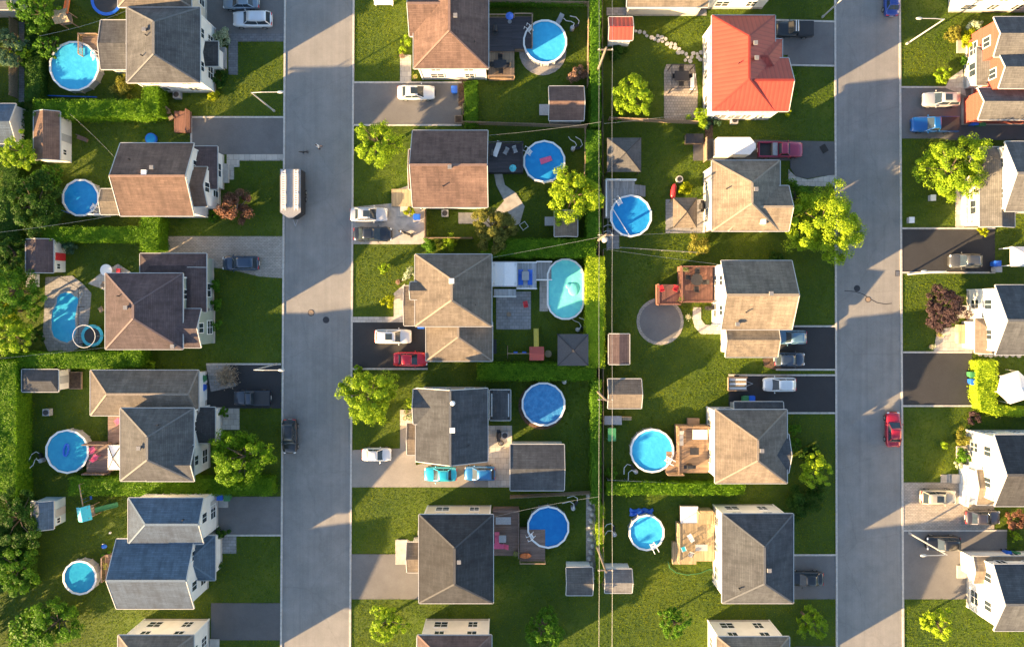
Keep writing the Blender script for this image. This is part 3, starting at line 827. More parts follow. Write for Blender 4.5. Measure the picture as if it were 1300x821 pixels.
def cardetail(root, X, w, hood, trunk, kind, pm, cb, rz=None):
    for s in (-1, 1):
        MB().ball((X-0.17, s*w*0.68, hood-0.21), 0.17, 8, 5, 0.9, 1.1, 0.5).build('headlight', M['whitep'], root, smooth=True)
        zt = 0.80 if kind == 'sedan' else 0.86
        MB().box(-X-0.0, s*w*0.62-0.17, zt-0.13, -X+0.14, s*w*0.62+0.17, zt+0.06).build('tail_light', M['redp'], root)
        MB().ball((cb[1]-0.28, s*(w+0.10), 1.0), 0.13, 6, 4, 0.55, 1, 0.7).build('wing_mirror', pm, root)
    MB().box(X-0.08, -w*0.42, 0.42, X+0.015, w*0.42, 0.58).build('grille', M['black'], root)
    MB().box(-X-0.015, -0.26, 0.5, -X+0.05, 0.26, 0.62).build('number_plate', M['whitep'], root)
    wheels(root, (-X*0.58, X*0.62), w)
def pickup(label, px, py, deg, col, L=5.6, Wd=1.98, cover=None, cargo=False, z=0.05, rack=False, group='cars parked on driveways and kerbs'):
    x, y = W(px, py, 0.9)
    root = empty('pickup_truck', (x, y, z), label, 'pickup truck', group, math.radians(deg))
    CARN[0] += 1; pm = paint('%d' % CARN[0], col, 0.2); w = Wd/2; X = L/2
    mb = MB()
    def sec(s, h, zb=0.35): return [(w*s*0.9, zb), (w*s*0.98, zb+0.13), (w*s, 0.75), (w*s*0.97, h-0.10), (w*s*0.88, h-0.02), (w*s*0.5, h+0.02), (0, h+0.03)]
    loft(mb, [(a, sec(s, h)) for a, s, h in ((-X*0.12,1,1.05),(0,1,1.08),(X*0.42,1,1.12),(X*0.72,0.98,1.06),(X-0.2,0.93,0.98),(X-0.04,0.82,0.86),(X,0.7,0.75))])
    mb.build('body', pm, root, smooth=True)
    bd = MB(); xb0, xb1 = -X, -X*0.13
    bd.box(xb0, -w*0.97, 0.45, xb1, w*0.97, 0.62); bd.box(xb0, -w*0.98, 0.62, xb1, -w*0.84, 1.1); bd.box(xb0, w*0.84, 0.62, xb1, w*0.98, 1.1); bd.box(xb0, -w*0.84, 0.62, xb0+0.1, w*0.84, 1.08); bd.box(xb1-0.08, -w*0.84, 0.62, xb1, w*0.84, 1.12)
    bed = bd.build('truck_bed', pm, root)
    MB().box(xb0+0.1, -w*0.84, 0.622, xb1-0.08, w*0.84, 0.65).build('bed_liner', M['black'], bed)
    if cover: MB().box(xb0+0.03, -w*0.9, 1.101, xb1-0.02, w*0.9, 1.15).build('bed_cover', cover, root)
    if cargo:
        MB().box(xb1-0.75, -w*0.8, 0.66, xb1-0.15, w*0.8, 1.2).build('tool_box', M['metal'], root)
    g = MB(); zb = 1.0; frustum(g, (-X*0.14, X*0.42, w*0.82, w*0.84), (-X*0.06, X*0.20, w*0.68, w*0.70), zb, 1.78); g.build('windows', M['glass'], root)
    ww = w*0.73; r = MB(); a, b = -X*0.075, X*0.215
    loft(r, [(xx, [(ww*s, 1.75), (ww*s, 1.80), (ww*s*0.9, 1.83), (0, 1.86)]) for xx, s in ((a,0.95),(a+0.15,1),(b-0.15,1),(b,0.95))]); r.build('roof_panel', pm, root, smooth=True)
    if rack:
        q = MB()
        for xx in (a+0.15, b-0.25): q.box(xx-0.05, -ww, 1.88, xx+0.05, ww, 1.94)
        q.build('roof_bars', M['whitep'], root)
    for s in (-1, 1):
        MB().beam((X*0.42, s*w*0.825, zb), (X*0.20, s*w*0.69, 1.77), 0.08, 0.05).build('roof_pillar', pm, root); MB().beam((-X*0.14, s*w*0.845, zb), (-X*0.06, s*w*0.705, 1.77), 0.14, 0.06).build('roof_pillar', pm, root)
    cardetail(root, X, w, 1.0, 1.1, 'suv', pm, (-X*0.14, X*0.42))
    return root
def trailer(label, px, py, deg, L=5.6, Wd=2.3, h=2.3, ladders=False, name='cargo_trailer', cat='trailer'):
    x, y = W(px, py, h)
    root = empty(name, (x, y, 0.05), label, cat, 'trailers parked beside the houses', math.radians(deg))
    w = Wd/2; X = L/2; mb = MB()
    mb.prism([(-X,-w),(X-0.7,-w),(X-0.05,-0.25),(X-0.05,0.25),(X-0.7,w),(-X,w)], 0.45, h); mb.build('box_body', M['black'] if ladders else M['whitep'], root)
    MB().prism([(-X-.02,-w-.02),(X-0.7,-w-.02),(X,-0.27),(X,0.27),(X-0.7,w+.02),(-X-.02,w+.02)], h, h+0.05).build('box_roof', M['greyroof'] if ladders else M['fabric_white'], root)
    if ladders:
        for s in (-1, 1):
            q = MB(); c = s*w*0.62
            for d in (-0.2, 0.2): q.box(-X+0.1, c+d-.035, h+0.2, X-0.9, c+d+.035, h+0.29)
            n = 17
            for i in range(n):
                xx = -X+0.3+(L-1.5)*i/(n-1); q.box(xx-.05, c-.2, h+0.21, xx+.05, c+.2, h+0.27)
            for xx in (-X+0.6, 0, X-1.4): q.box(xx-.04, c-.25, h+0.04, xx+.04, c+.25, h+0.2)
            q.build('ladder', M['whitep'], root)
    MB().beam((X-0.6,-0.5,0.45),(X+0.8,0,0.45),0.08,0.1).beam((X-0.6,0.5,0.45),(X+0.8,0,0.45),0.08,0.1).build('tow_bar', M['metal'], root)
    MB().box(-X-.03, -w*0.85, 0.6, -X-.002, w*0.85, h-0.15).build('rear_door', M['w_grey'], root)
    wheels(root, (-0.45, 0.4) if L > 5 else (-0.1,), w+0.05, 0.34)
    return root

# ------------------------------------------------------------------ vegetation
def crown_pts(n, Rx, Rz, zc, ncl, clr, shell=0.55, seed=0):
    rng = np.random.default_rng(seed)
    d = rng.normal(size=(ncl,3)); d /= np.linalg.norm(d, axis=1, keepdims=True)
    rad = (rng.uniform(shell**3, 1, ncl)**(1/3))[:,None]
    lob = 1.0 + 0.16*np.sin(3*np.arctan2(d[:,1], d[:,0])+seed) + 0.10*np.sin(5*np.arctan2(d[:,1], d[:,0])+2*seed)
    cl = d*rad*(1.04-clr*0.6)*lob[:,None]
    cl[:,2] = np.where(cl[:,2] < -0.25, cl[:,2]*0.55, cl[:,2])
    wts = rng.uniform(0.5, 1.5, ncl); wts /= wts.sum()
    idx = rng.choice(ncl, n, p=wts)
    o = rng.normal(size=(n,3)); o /= np.linalg.norm(o, axis=1, keepdims=True)
    o *= (rng.uniform(0.15, 1, n)**0.5)[:,None]
    csz = rng.uniform(0.6, 1.25, ncl)[idx][:,None]*clr
    P = cl[idx] + o*csz*np.array([1,1,0.75])
    N = o*0.9 + P*0.35 + np.array([0,0,0.35]) + rng.normal(size=(n,3))*0.45
    P = P*np.array([Rx, Rx, Rz]) + np.array([0,0,zc])
    return P, N, cl*np.array([Rx,Rx,Rz])+np.array([0,0,zc])
TN = [0]
def tree(label, px, py, r, mat, h=None, dens=1.0, leaf=0.21, name='tree', cat='tree', group='garden and street trees', trunkm=None, clr=0.26, ncl=None, shell=0.55, trunk=True, flat=0.85):
    """px,py,r: the crown as photographed"""
    TN[0] += 1; Rx = r*0.1
    Rx *= 1.09; h = h or (Rx*1.5+1.8)
    Rz = min(Rx*flat, h*0.46); zc = h - Rz
    x, y = W(px, py, zc); Rx *= K(zc)
    root = empty(name, (x, y, 0), label, cat, group)
    ncl = ncl or int(14+Rx*11)
    n = int(dens*(420 + 760*Rx*Rx)*(0.27/leaf)**2)
    P, N, cl = crown_pts(n, Rx, Rz, zc, ncl, clr, shell, seed=TN[0])
    quads('crown', leafquads(P, N, leaf), mat, root)
    if trunk:
        t = MB(); tr = 0.07+0.035*Rx
        t.tube([(0,0,-0.1),(0.03,0.02,zc*0.35),(0,0.05,zc*0.7),(0.05,0,zc+Rz*0.3)], [tr*1.35, tr, tr*0.8, tr*0.35], 8)
        rs = random.Random(TN[0])
        for k in range(min(14, len(cl))):
            c = cl[k]; z0 = zc*rs.uniform(0.4, 0.85)
            mid = (c[0]*0.45, c[1]*0.45, z0+(c[2]-z0)*0.6)
            t.tube([(0,0.03,z0), mid, tuple(c)], [tr*0.5, tr*0.3, 0.02], 5)
        t.build('trunk', trunkm or M['bark'], root)
    return root
def bush(label, px, py, r, mat, h=1.3, dens=1.0, leaf=0.2, name='bush', cat='bush', group='garden bushes', ry=None):
    TN[0] += 1; Rx = r*0.1; zc = h*0.5
    x, y = W(px, py, zc)
    n = int(dens*(200+1100*Rx*Rx))
    P, N, cl = crown_pts(n, Rx*0.95, h*0.55, zc, int(8+Rx*10), 0.3, 0.5, seed=TN[0]+500)
    if ry: P[:,1] *= ry/r
    P[:,2] = np.abs(P[:,2])
    root = empty(name, (x, y, 0), label, cat, group)
    quads('foliage', leafquads(P, N, leaf), mat, root)
    t = MB()
    rs = random.Random(TN[0])
    for k in range(5):
        c = cl[k]; t.tube([(0,0,-0.05), (c[0]*0.4,c[1]*0.4,abs(c[2])*0.6), (c[0]*0.8,c[1]*0.8,abs(c[2]))], [0.04,0.03,0.01], 5)
    t.build('stem', M['bark'], root)
    return root
def twiggy(label, px, py, r, h=2.6, mat=None, leafm=None, n=60, name='bare_shrub'):
    """shrub of many visible thin branches with sparse leaves"""
    TN[0] += 1; rs = random.Random(TN[0]); x, y = W(px, py, h*0.6); Rx = r*0.1*K(h*0.6)
    root = empty(name, (x, y, 0), label, 'shrub', 'garden bushes')
    t = MB(); tips = []
    for k in range(n):
        a = rs.uniform(0, 2*math.pi); d = Rx*math.sqrt(rs.uniform(0.05, 1)); z = h*(1-0.45*(d/Rx)**2)*rs.uniform(0.8, 1)
        e = (d*math.cos(a), d*math.sin(a), z); m_ = (e[0]*0.45, e[1]*0.45, z*0.5)
        t.tube([(0,0,0), m_, e], [0.05, 0.035, 0.015], 4)
        for j in range(3):
            f = rs.uniform(0.5, 0.95); s = (e[0]*f, e[1]*f, z*(0.4+0.6*f)); q = (s[0]+rs.uniform(-.5,.5), s[1]+rs.uniform(-.5,.5), s[2]+rs.uniform(0,.3))
            t.beam(s, q, 0.03, 0.03); tips.append(q)
        tips.append(e)
    t.build('branches', mat or M['twig'], root)
    T = np.array(tips); T = np.repeat(T, 6 if leafm else 1, axis=0) + RNG.normal(size=(len(T)*(6 if leafm else 1),3))*0.16
    N = RNG.normal(size=T.shape)+np.array([0,0,0.7])
    quads('foliage', leafquads(T, N, 0.2), leafm or M['l_pale'], root)
    return root
def hedge(label, poly, h=1.9, mat=None, dens=85, leaf=0.19, wob=0.2, group='clipped hedges between the gardens', name='hedge', kind=None):
    """poly: rect or polygon of the hedge top as photographed"""
    if len(poly) == 4 and not isinstance(poly[0], tuple):
        x0, y0, x1, y1 = poly; poly = [(x0,y0),(x1,y0),(x1,y1),(x0,y1)]
    P = [W(p[0], p[1], h) for p in poly]
    a = sum(P[i][0]*P[(i+1)%len(P)][1]-P[(i+1)%len(P)][0]*P[i][1] for i in range(len(P)))
    if a < 0: P = P[::-1]
    cx = sum(p[0] for p in P)/len(P); cy = sum(p[1] for p in P)/len(P)
    A = abs(a)/2; xs = [p[0] for p in P]; ys = [p[1] for p in P]
    TN[0] += 1
    n = int(A*dens*((max(xs)-min(xs))*(max(ys)-min(ys))/A)); 
    q = np.stack([RNG.uniform(min(xs), max(xs), n), RNG.uniform(min(ys), max(ys), n)], 1)
    ins = np.zeros(n, bool)
    for i in range(len(P)):
        ax, ay = P[i]; bx, by = P[(i+1)%len(P)]
        if ay == by: continue
        ins ^= ((ay > q[:,1]) != (by > q[:,1])) & (q[:,0] < (bx-ax)*(q[:,1]-ay)/(by-ay)+ax)
    q = q[ins]
    def wobf(x, y): return wob*(np.sin(x*2.1+TN[0])*np.cos(y*1.7)+0.6*np.sin(x*4.7+1)*np.sin(y*5.1+2)+0.5*np.sin(x*0.6+y*0.5))
    top = np.column_stack([q, h-0.05+wobf(q[:,0], q[:,1])+RNG.normal(size=len(q))*0.07])
    Nt = RNG.normal(size=top.shape)*0.55+np.array([0,0,1.0])
    S = [top]; NN = [Nt]
    for i in range(len(P)):
        a0 = np.array(P[i]); b0 = np.array(P[(i+1)%len(P)]); L = np.linalg.norm(b0-a0)
        m = int(L*h*dens*0.8); t = RNG.uniform(0,1,m); z = RNG.uniform(0.02, h, m)
        nrm = np.array([(b0-a0)[1], -(b0-a0)[0]])/max(L,1e-6)
        pt = a0+(b0-a0)*t[:,None] + nrm*(RNG.normal(size=m)*0.07+0.08*np.sin(t*L*2+z*2))[:,None]
        S.append(np.column_stack([pt, z])); NN.append(np.column_stack([np.tile(nrm,(m,1)), np.full(m,0.3)])+RNG.normal(size=(m,3))*0.5)
    C = np.concatenate(S)-np.array([cx,cy,0]); N = np.concatenate(NN)
    V = leafquads(C, N, leaf)
    # dense inner mass, drawn in from the clipped surface
    core = []
    k = len(P)
    inn = []
    for i in range(k):
        p0, p1, p2 = np.array(P[i-1]), np.array(P[i]), np.array(P[(i+1)%k])
        d1 = (p1-p0)/np.linalg.norm(p1-p0); d2 = (p2-p1)/np.linalg.norm(p2-p1)
        n1 = np.array([-d1[1], d1[0]]); n2 = np.array([-d2[1], d2[0]]); b_ = n1+n2; b_ = b_/max(0.3, np.dot(b_, n1))
        inn.append(p1+b_*0.12)
    root = empty(name, (cx, cy, 0), label, 'hedge', group)
    if kind: root['kind'] = kind
    quads('foliage', V, mat or M['l_hedge'], root)
    MB().prism([tuple(p) for p in inn], 0, h-wob*1.3-0.08).build('inner_growth', mat or M['l_hedge'], root, (cx,cy,0))
    return root

# ------------------------------------------------------------------ fences, lamps, wires
def fence(label, a, b, h=1.5, style='wood', mat=None, group='fences between the gardens', z=0):
    A = W(*a); B = W(*b); L = math.dist(A, B); off = (A[0], A[1], 0)
    root = empty('fence', off, label, 'fence', group)
    n = max(1, round(L/2.4)); pm = mat or (M['wood'] if style == 'wood' else M['metal'])
    if style == 'wood':
        p = MB(); m = int(L/0.16)
        d = ((B[0]-A[0])/L, (B[1]-A[1])/L)
        ang = math.atan2(d[1], d[0])
        for i in range(m):
            t = (i+0.5)/m; p.obox(A[0]+(B[0]-A[0])*t, A[1]+(B[1]-A[1])*t, 0.05, 0.14, 0.025, h-0.08+0.03*((i*7)%3), ang)
        p.build('boards', pm, root, off)
        MB().beam((A[0],A[1],h-0.2),(B[0],B[1],h-0.2),0.09,0.09).beam((A[0],A[1],0.35),(B[0],B[1],0.35),0.09,0.09).build('rail', pm, root, off)
    else:
        p = MB(); p.tube([(A[0],A[1],h),(B[0],B[1],h)], 0.03, 6)
        p.build('top_rail', pm, root, off)
        q = MB(); m = int(L/0.25)
        for i in range(m):
            t0 = i/m; t1 = min(1, (i+1)/m)
            q.beam((A[0]+(B[0]-A[0])*t0, A[1]+(B[1]-A[1])*t0, 0.05), (A[0]+(B[0]-A[0])*t1, A[1]+(B[1]-A[1])*t1, h-0.03), 0.008, 0.008)
            q.beam((A[0]+(B[0]-A[0])*t1, A[1]+(B[1]-A[1])*t1, 0.05), (A[0]+(B[0]-A[0])*t0, A[1]+(B[1]-A[1])*t0, h-0.03), 0.008, 0.008)
        q.build('mesh', pm, root, off)
    for i in range(n+1):
        t = i/n; x, y = A[0]+(B[0]-A[0])*t, A[1]+(B[1]-A[1])*t
        MB().cyl(x, y, 0, h+0.06, 0.045 if style != 'wood' else 0.06, 6).build('post', pm, root, off)
    return root
def lamp(label, px, py, armx, army=0, h=7.6):
    x, y = W(px, py); root = empty('street_lamp', (x, y, 0), label, 'street lamp', 'street lamps beside the roads')
    MB().tube([(0,0,0),(0,0,h*0.5),(0,0,h)], [0.11,0.09,0.06], 10).cyl(0,0,0,0.35,0.16,10).build('pole', M['lampmetal'], root)
    MB().tube([(0,0,h-0.1),(armx*0.4,army*0.4,h+0.15),(armx,army,h+0.2)], [0.055,0.05,0.045], 8).build('arm', M['lampmetal'], root)
    s = 1 if armx > 0 else -1
    MB().ball((armx+s*0.25,army,h+0.2), 0.3, 10, 6, 1.3, 0.6, 0.4).build('lamp_head', M['lampmetal'], root, smooth=True)
    return root
def wire(label, pts, r=0.022, sag=0.5, mat=None, name='overhead_wire'):
    P = []
    for a, b in zip(pts[:-1], pts[1:]):
        n = 8
        for i in range(n):
            t = i/n; P.append((a[0]+(b[0]-a[0])*t, a[1]+(b[1]-a[1])*t, a[2]+(b[2]-a[2])*t - sag*4*t*(1-t)))
    P.append(pts[-1]); mb = MB(); mb.tube(P, r, 5)
    return mb.thing(name, mat or M['metal'], P[0], label, 'wire', 'overhead wires')
def utilpole(label, px, py, h=9.5, transformer=False):
    x, y = W(px, py); root = empty('utility_pole', (x, y, 0), label, 'utility pole', 'wooden utility poles on the rear lot line')
    MB().tube([(0,0,0),(0,0,h)], [0.17,0.12], 10).build('pole', M['polewood'], root)
    MB().box(-0.9,-0.06,h-0.7,0.9,0.06,h-0.55).build('crossarm', M['polewood'], root)
    for s in (-0.75, 0, 0.75): MB().cyl(s,0,h-0.55,h-0.35,0.05,8).build('insulator', M['whitep'], root)
    if transformer: MB().cyl(0.05,-0.45,h-2.2,h-1.2,0.3,12).ball((0.05,-0.45,h-1.2),0.3,12,5,1,1,0.35).build('transformer', M['w_grey'], root)
    return root

# ------------------------------------------------------------------ garden things (prototypes copied)
PROTO = {}
def proto(key, make):
    if key in PROTO: return copy_tree(PROTO[key])
    PROTO[key] = make(); return PROTO[key]
def put(o, px, py, z, deg, label, group=None):
    x, y = W(px, py, z+0.5); o.location = (x, y, z); o.rotation_euler = (0, 0, math.radians(deg)); o['label'] = label
    if group: o['group'] = group
    return o
def mk_chair(mat, fr):
    def f():
        r = empty('garden_chair', (0,0,0), '', 'chair', 'garden chairs')
        MB().box(-0.28,-0.28,0.40,0.28,0.28,0.46).build('seat', mat, r)
        b = MB(); b.raw([(-0.28,-0.26,0.44),(0.28,-0.26,0.44),(0.26,-0.46,1.0),(-0.26,-0.46,1.0),(-0.28,-0.31,0.44),(0.28,-0.31,0.44),(0.26,-0.51,1.0),(-0.26,-0.51,1.0)],
                        [(0,1,2,3),(7,6,5,4),(0,4,5,1),(1,5,6,2),(2,6,7,3),(3,7,4,0)]); b.build('backrest', mat, r)
        for x in (-0.26,0.26):
            for y in (-0.26,0.26): MB().box(x-.02,y-.02,0,x+.02,y+.02,0.41).build('leg', fr, r)
            MB().box(x-.03,-0.32,0.62,x+.03,0.24,0.66).build('armrest', fr, r)
        return r
    return f
def chair(label, px, py, deg, col='grey', z=0.04):
    m = {'grey': (M['greyp'], M['dkmetal']), 'black': (M['black'], M['black']), 'white': (M['whitep'], M['whitep']), 'red': (M['redp'], M['redp']), 'pink': (M['pinkp'], M['pinkp']), 'wood': (M['wood'], M['wood']), 'cyan': (M['cyanp'], M['whitep'])}[col]
    return put(proto('chair'+col, mk_chair(*m)), px, py, z, deg, label, 'garden chairs')
def lounger(label, px, py, deg, mat, z=0.04):
    def f():
        r = empty('sun_lounger', (0,0,0), '', 'sun lounger', 'sun loungers')
        MB().box(-0.95,-0.3,0.28,0.35,0.3,0.34).build('bed', mat, r)
        b = MB(); b.raw([(0.35,-0.3,0.30),(0.35,0.3,0.30),(0.95,0.3,0.75),(0.95,-0.3,0.75),(0.35,-0.3,0.25),(0.35,0.3,0.25),(0.95,0.3,0.70),(0.95,-0.3,0.70)],[(0,3,2,1),(4,5,6,7),(0,1,5,4),(1,2,6,5),(2,3,7,6),(3,0,4,7)]); b.build('backrest', mat, r)
        for x in (-0.85,0.3):
            for y in (-0.27,0.27): MB().box(x-.025,y-.025,0,x+.025,y+.025,0.29).build('leg', M['whitep'], r)
        return r
    return put(proto('lounger'+mat.name, f), px, py, z, deg, label, 'sun loungers')
def table(label, px, py, deg, shape='rect', mat=None, lx=1.6, ly=0.95, z=0.04):
    mat = mat or M['dkmetal']; r = empty('patio_table', (0,0,0), '', 'table', 'patio tables')
    if shape == 'rect': MB().box(-lx/2,-ly/2,0.70,lx/2,ly/2,0.74).build('table_top', mat, r)
    else: MB().cyl(0,0,0.70,0.74,lx/2,20).build('table_top', mat, r)
    for x in (-1,1):
        for y in (-1,1): MB().box(x*lx*0.36-.025,y*(ly if shape=='rect' else lx)*0.36-.025,0,x*lx*0.36+.025,y*(ly if shape=='rect' else lx)*0.36+.025,0.70).build('leg', M['dkmetal'], r)
    return put(r, px, py, z, deg, label, 'patio tables')
def bins(label, px, py, deg, mat, z=0.05):
    def f():
        r = empty('wheelie_bin', (0,0,0), '', 'wheelie bin', 'wheelie bins')
        b = MB(); b.raw([(-0.28,-0.3,0.06),(0.28,-0.3,0.06),(0.28,0.3,0.06),(-0.28,0.3,0.06),(-0.36,-0.4,1.0),(0.36,-0.4,1.0),(0.36,0.4,1.0),(-0.36,0.4,1.0)],[(3,2,1,0),(4,5,6,7),(0,1,5,4),(1,2,6,5),(2,3,7,6),(3,0,4,7)]); b.build('bin_body', mat, r)
        l = MB(); l.box(-0.39,-0.44,1.0,0.39,0.40,1.05).box(-0.3,-0.36,1.05,0.3,0.3,1.09); l.tube([(-0.3,0.45,0.98),(0.3,0.45,0.98)],0.03,6); l.build('lid', mat, r)
        for s in (-0.3, 0.3): MB().tube([(s-0.03,0.34,0.12),(s+0.03,0.34,0.12)], 0.12, 10).build('wheel', M['rubber'], r)
        return r
    return put(proto('bin'+mat.name, f), px, py, z, deg, label, 'wheelie bins')
def umbrella(label, px, py, mat, r=1.3, z=0.04, h=2.3):
    x, y = W(px, py, h); root = empty('parasol', (x, y, z), label, 'parasol', 'patio parasols')
    MB().cyl(0,0,0,h,0.025,8).cyl(0,0,0,0.08,0.25,12).build('pole', M['metal'], root)
    mb = MB(); n = 8
    mb.raw([(0,0,h+0.15)]+[(r*math.cos(2*math.pi*k/n), r*math.sin(2*math.pi*k/n), h-0.3) for k in range(n)], [(0,1+k,1+(k+1)%n) for k in range(n)]); mb.build('canopy', mat, root); return root
def trampoline(label, px, py, r, net=True, col='cyanp', matcol='black'):
    h = 0.75; x, y = W(px, py, h); rr = r*0.1*K(h); root = empty('trampoline', (x, y, 0), label, 'trampoline', 'garden trampolines')
    n = 24
    def rg(a, z): return [(a*math.cos(2*math.pi*k/n), a*math.sin(2*math.pi*k/n), z) for k in range(n)]
    p = MB(); A = rg(rr, h); B = rg(rr-0.38, h+0.01); C = rg(rr, h-0.06)
    p.raw(A+B+C, [(k,(k+1)%n,n+(k+1)%n,n+k) for k in range(n)]+[(2*n+k,2*n+(k+1)%n,(k+1)%n,k) for k in range(n)]); p.build('pad', M[col], root)
    q = MB(); q.face(rg(rr-0.36, h-0.01)); q.build('jumping_mat', M[matcol], root)
    for k in range(6):
        t = 2*math.pi*k/6; MB().tube([((rr+.02)*math.cos(t),(rr+.02)*math.sin(t),0),((rr+.02)*math.cos(t),(rr+.02)*math.sin(t),2.4 if net else h)],0.03,6).build('pole', M['metal'], root)
    if net: 
        MB().tube([(rr*math.cos(2*math.pi*k/24), rr*math.sin(2*math.pi*k/24), 2.4) for k in range(25)], 0.035, 6).build('top_ring', M['whitep'], root)
    mark(circle(650+x*10, 385-y*10, rr*10)) if False else None
    return root
# ================================================================== SETTING
g = MB(); g.face([(-400,-400,-0.02),(400,-400,-0.02),(400,400,-0.02),(-400,400,-0.02)]); structure('ground', g, M['lawn'])
# roads (plan pixels)
def road(name, xl0, xr0, xl1, xr1):
    y0, y1 = -400, 1200
    def X(a, b, y): return a+(b-a)*(y/731.0)
    L0, L1, R0, R1 = X(xl0,xl1,y0), X(xl0,xl1,y1), X(xr0,xr1,y0), X(xr0,xr1,y1)
    mb = MB(); P = [W(L0,y0),W(R0,y0),W(R1,y1),W(L1,y1)]
    mb.prism(P, -0.06, 0.012); structure(name, mb, M['road']); mark([(L0-1,y0),(R0+1,y0),(R1+1,y1),(L1-1,y1)])
    k = MB()
    for a, b in (((L0,y0),(L1,y1)),((R0,y0),(R1,y1))):
        A, B = W(*a), W(*b); k.beam((A[0],A[1],0.02),(B[0],B[1],0.02),0.24,0.14)
    structure('kerb', k, M['kerb'])
road('west_road', 362, 449, 357.5, 445); road('east_road', 1060, 1142, 1062, 1146)
# --- driveways and walks, left block
paving('driveway', (262,-30,362,43), M['a_old']); paving('path', (290,43,362,53), M['p_blue']); paving('path', (290,53,302,95), M['p_blue'])
paving('driveway', (243,149,360,196), M['a_old'], border=(0,3)); paving('path', [(290,196),(360,196),(360,204),(304,204),(304,212),(297,212),(297,228),(288,228),(288,196)], M['p_light'])
paving('driveway', [(196,300),(359,300),(359,353),(330,351),(300,344),(262,338),(262,322),(196,322)], M['p_beige'])
paving('driveway', (262,462,357,518), M['a_black'], border=(0,)); paving('path', [(262,463),(290,463),(300,490),(268,497)], M['p_grey'], 0.06)
paving('path', [(262,518),(304,518),(304,545),(280,545),(280,560),(268,560),(268,545),(262,545)], M['p_light'])
paving('driveway', (262,630,358,679), M['a_old'], border=(2,)); paving('path', (272,679,300,702), M['p_grey'])
paving('driveway', (268,765,357,812), M['a_mid'])
# stepping / patio areas left
paving('patio', [(112,360),(130,345),(150,335),(176,352),(140,372),(128,366)], M['p_light'])
paving('pool_terrace', [(58,352),(92,350),(105,360),(116,372),(114,400),(110,425),(104,440),(88,447),(62,447),(54,430),(56,400)], M['p_grey'])
paving('path', (24,28,31,130), M['p_blue'])
paving('path', [(49,36),(55,36),(56,125),(50,125)], M['stone'])
paving('patio', (118,560,140,603), M['p_grey'])
# --- second column
paving('driveway', (449,105,586,159), M['a_old'], border=(0,2)); paving('path', (508,70,522,104), M['p_light']); paving('path', (582,101,592,135), M['mulch'])
paving('driveway', [(447,263),(500,258),(505,240),(522,235),(540,262),(540,310),(447,310)], M['concrete'])
paving('driveway', (447,408,543,468), M['a_black'], border=(2,)); paving('path', (447,402,515,409), M['p_light']); paving('path', [(500,372),(514,360),(516,408),(500,408)], M['p_light'])
paving('driveway', [(446,571),(508,569),(508,538),(528,538),(528,590),(660,560),(660,618),(446,618)], M['a_pale'])
paving('path', (508,520,528,540), M['p_light'])
paving('driveway', (446,703,532,760), M['a_old']); paving('path', (502,685,520,716), M['p_light'])
paving('patio', [(582,270),(627,270),(640,255),(630,235),(627,220),(637,218),(641,235),(655,245),(666,262),(660,284),(640,292),(600,284),(582,284)], M['concrete'])
paving('patio', (630,370,674,418), M['p_grey']); paving('path', (685,345,696,395), M['p_light'])
paving('patio', (620,540,650,618), M['p_light'])
paving('patio', circle(688,515,30), M['mulch']); paving('patio', circle(689,66,30), M['gravel'])
paving('driveway', (446,850,532,900), M['a_mid'])
paving('path', (744,625,756,735), M['gravel'])
paving('flower_bed', (752,-30,762,620), M['soil'])
# --- third column
paving('driveway', [(985,26),(1060,28),(1060,84),(1000,83),(1000,70),(985,70)], M['a_old'], border=(0,2))
paving('driveway', [(880,176),(1062,180),(1062,222),(1040,224),(1025,227),(1010,224),(1003,213),(1003,204),(892,204),(880,204)], M['a_mid'])
paving('path', [(1001,215),(1010,224),(1025,228),(1040,225),(1062,221),(1062,237),(1001,236)], M['p_light'])
paving('driveway', (985,414,1061,469), M['a_black'], border=(0,2)); paving('driveway', (925,476,1061,524), M['a_black'], border=(0,2))
paving('flower_bed', [(968,455),(990,452),(992,468),(982,469),(970,465)], M['mulch'], 0.05)
paving('driveway', (1006,704,1062,760), M['a_old'], border=(0,))
paving('patio', [(846,82),(882,82),(886,118),(884,156),(850,156),(843,150),(843,90)], M['p_cobble'])
paving('path', (770,10,897,20), M['p_grey'])
paving('patio', circle(838,408,30), M['p_beige']); paving('patio', circle(838,408,26), M['a_old'], 0.06)
paving('path', [(880,390),(890,390),(890,405),(895,412),(915,413),(915,424),(890,424),(882,415),(879,404)], M['p_light'])
paving('patio', (845,253,895,296), M['p_grey'])
paving('patio', (770,290,786,316), M['p_grey'])
paving('path', (895,152,905,204), M['mulch'])
paving('driveway', (1008,820,1062,870), M['a_mid'])
# --- fourth column
paving('driveway', (1144,111,1246,176), M['a_old'], border=(0,)); paving('driveway', (1200,152,1380,178), M['a_mid'])
paving('path', [(1205,100),(1222,88),(1226,122),(1200,112)], M['p_light'])
paving('driveway', (1145,290,1263,346), M['a_black'], border=(0,2)); paving('path', (1213,240,1224,291), M['p_light'])
paving('driveway', (1146,447,1234,515), M['a_black'], border=(0,2)); paving('patio', [(1190,418),(1217,414),(1235,418),(1235,446),(1185,446)], M['p_light'])
paving('driveway', (1146,612,1262,673), M['p_beige']); paving('path', (1194,602,1222,612), M['p_light'])
paving('driveway', (1146,673,1278,760), M['a_old'], border=(0,))
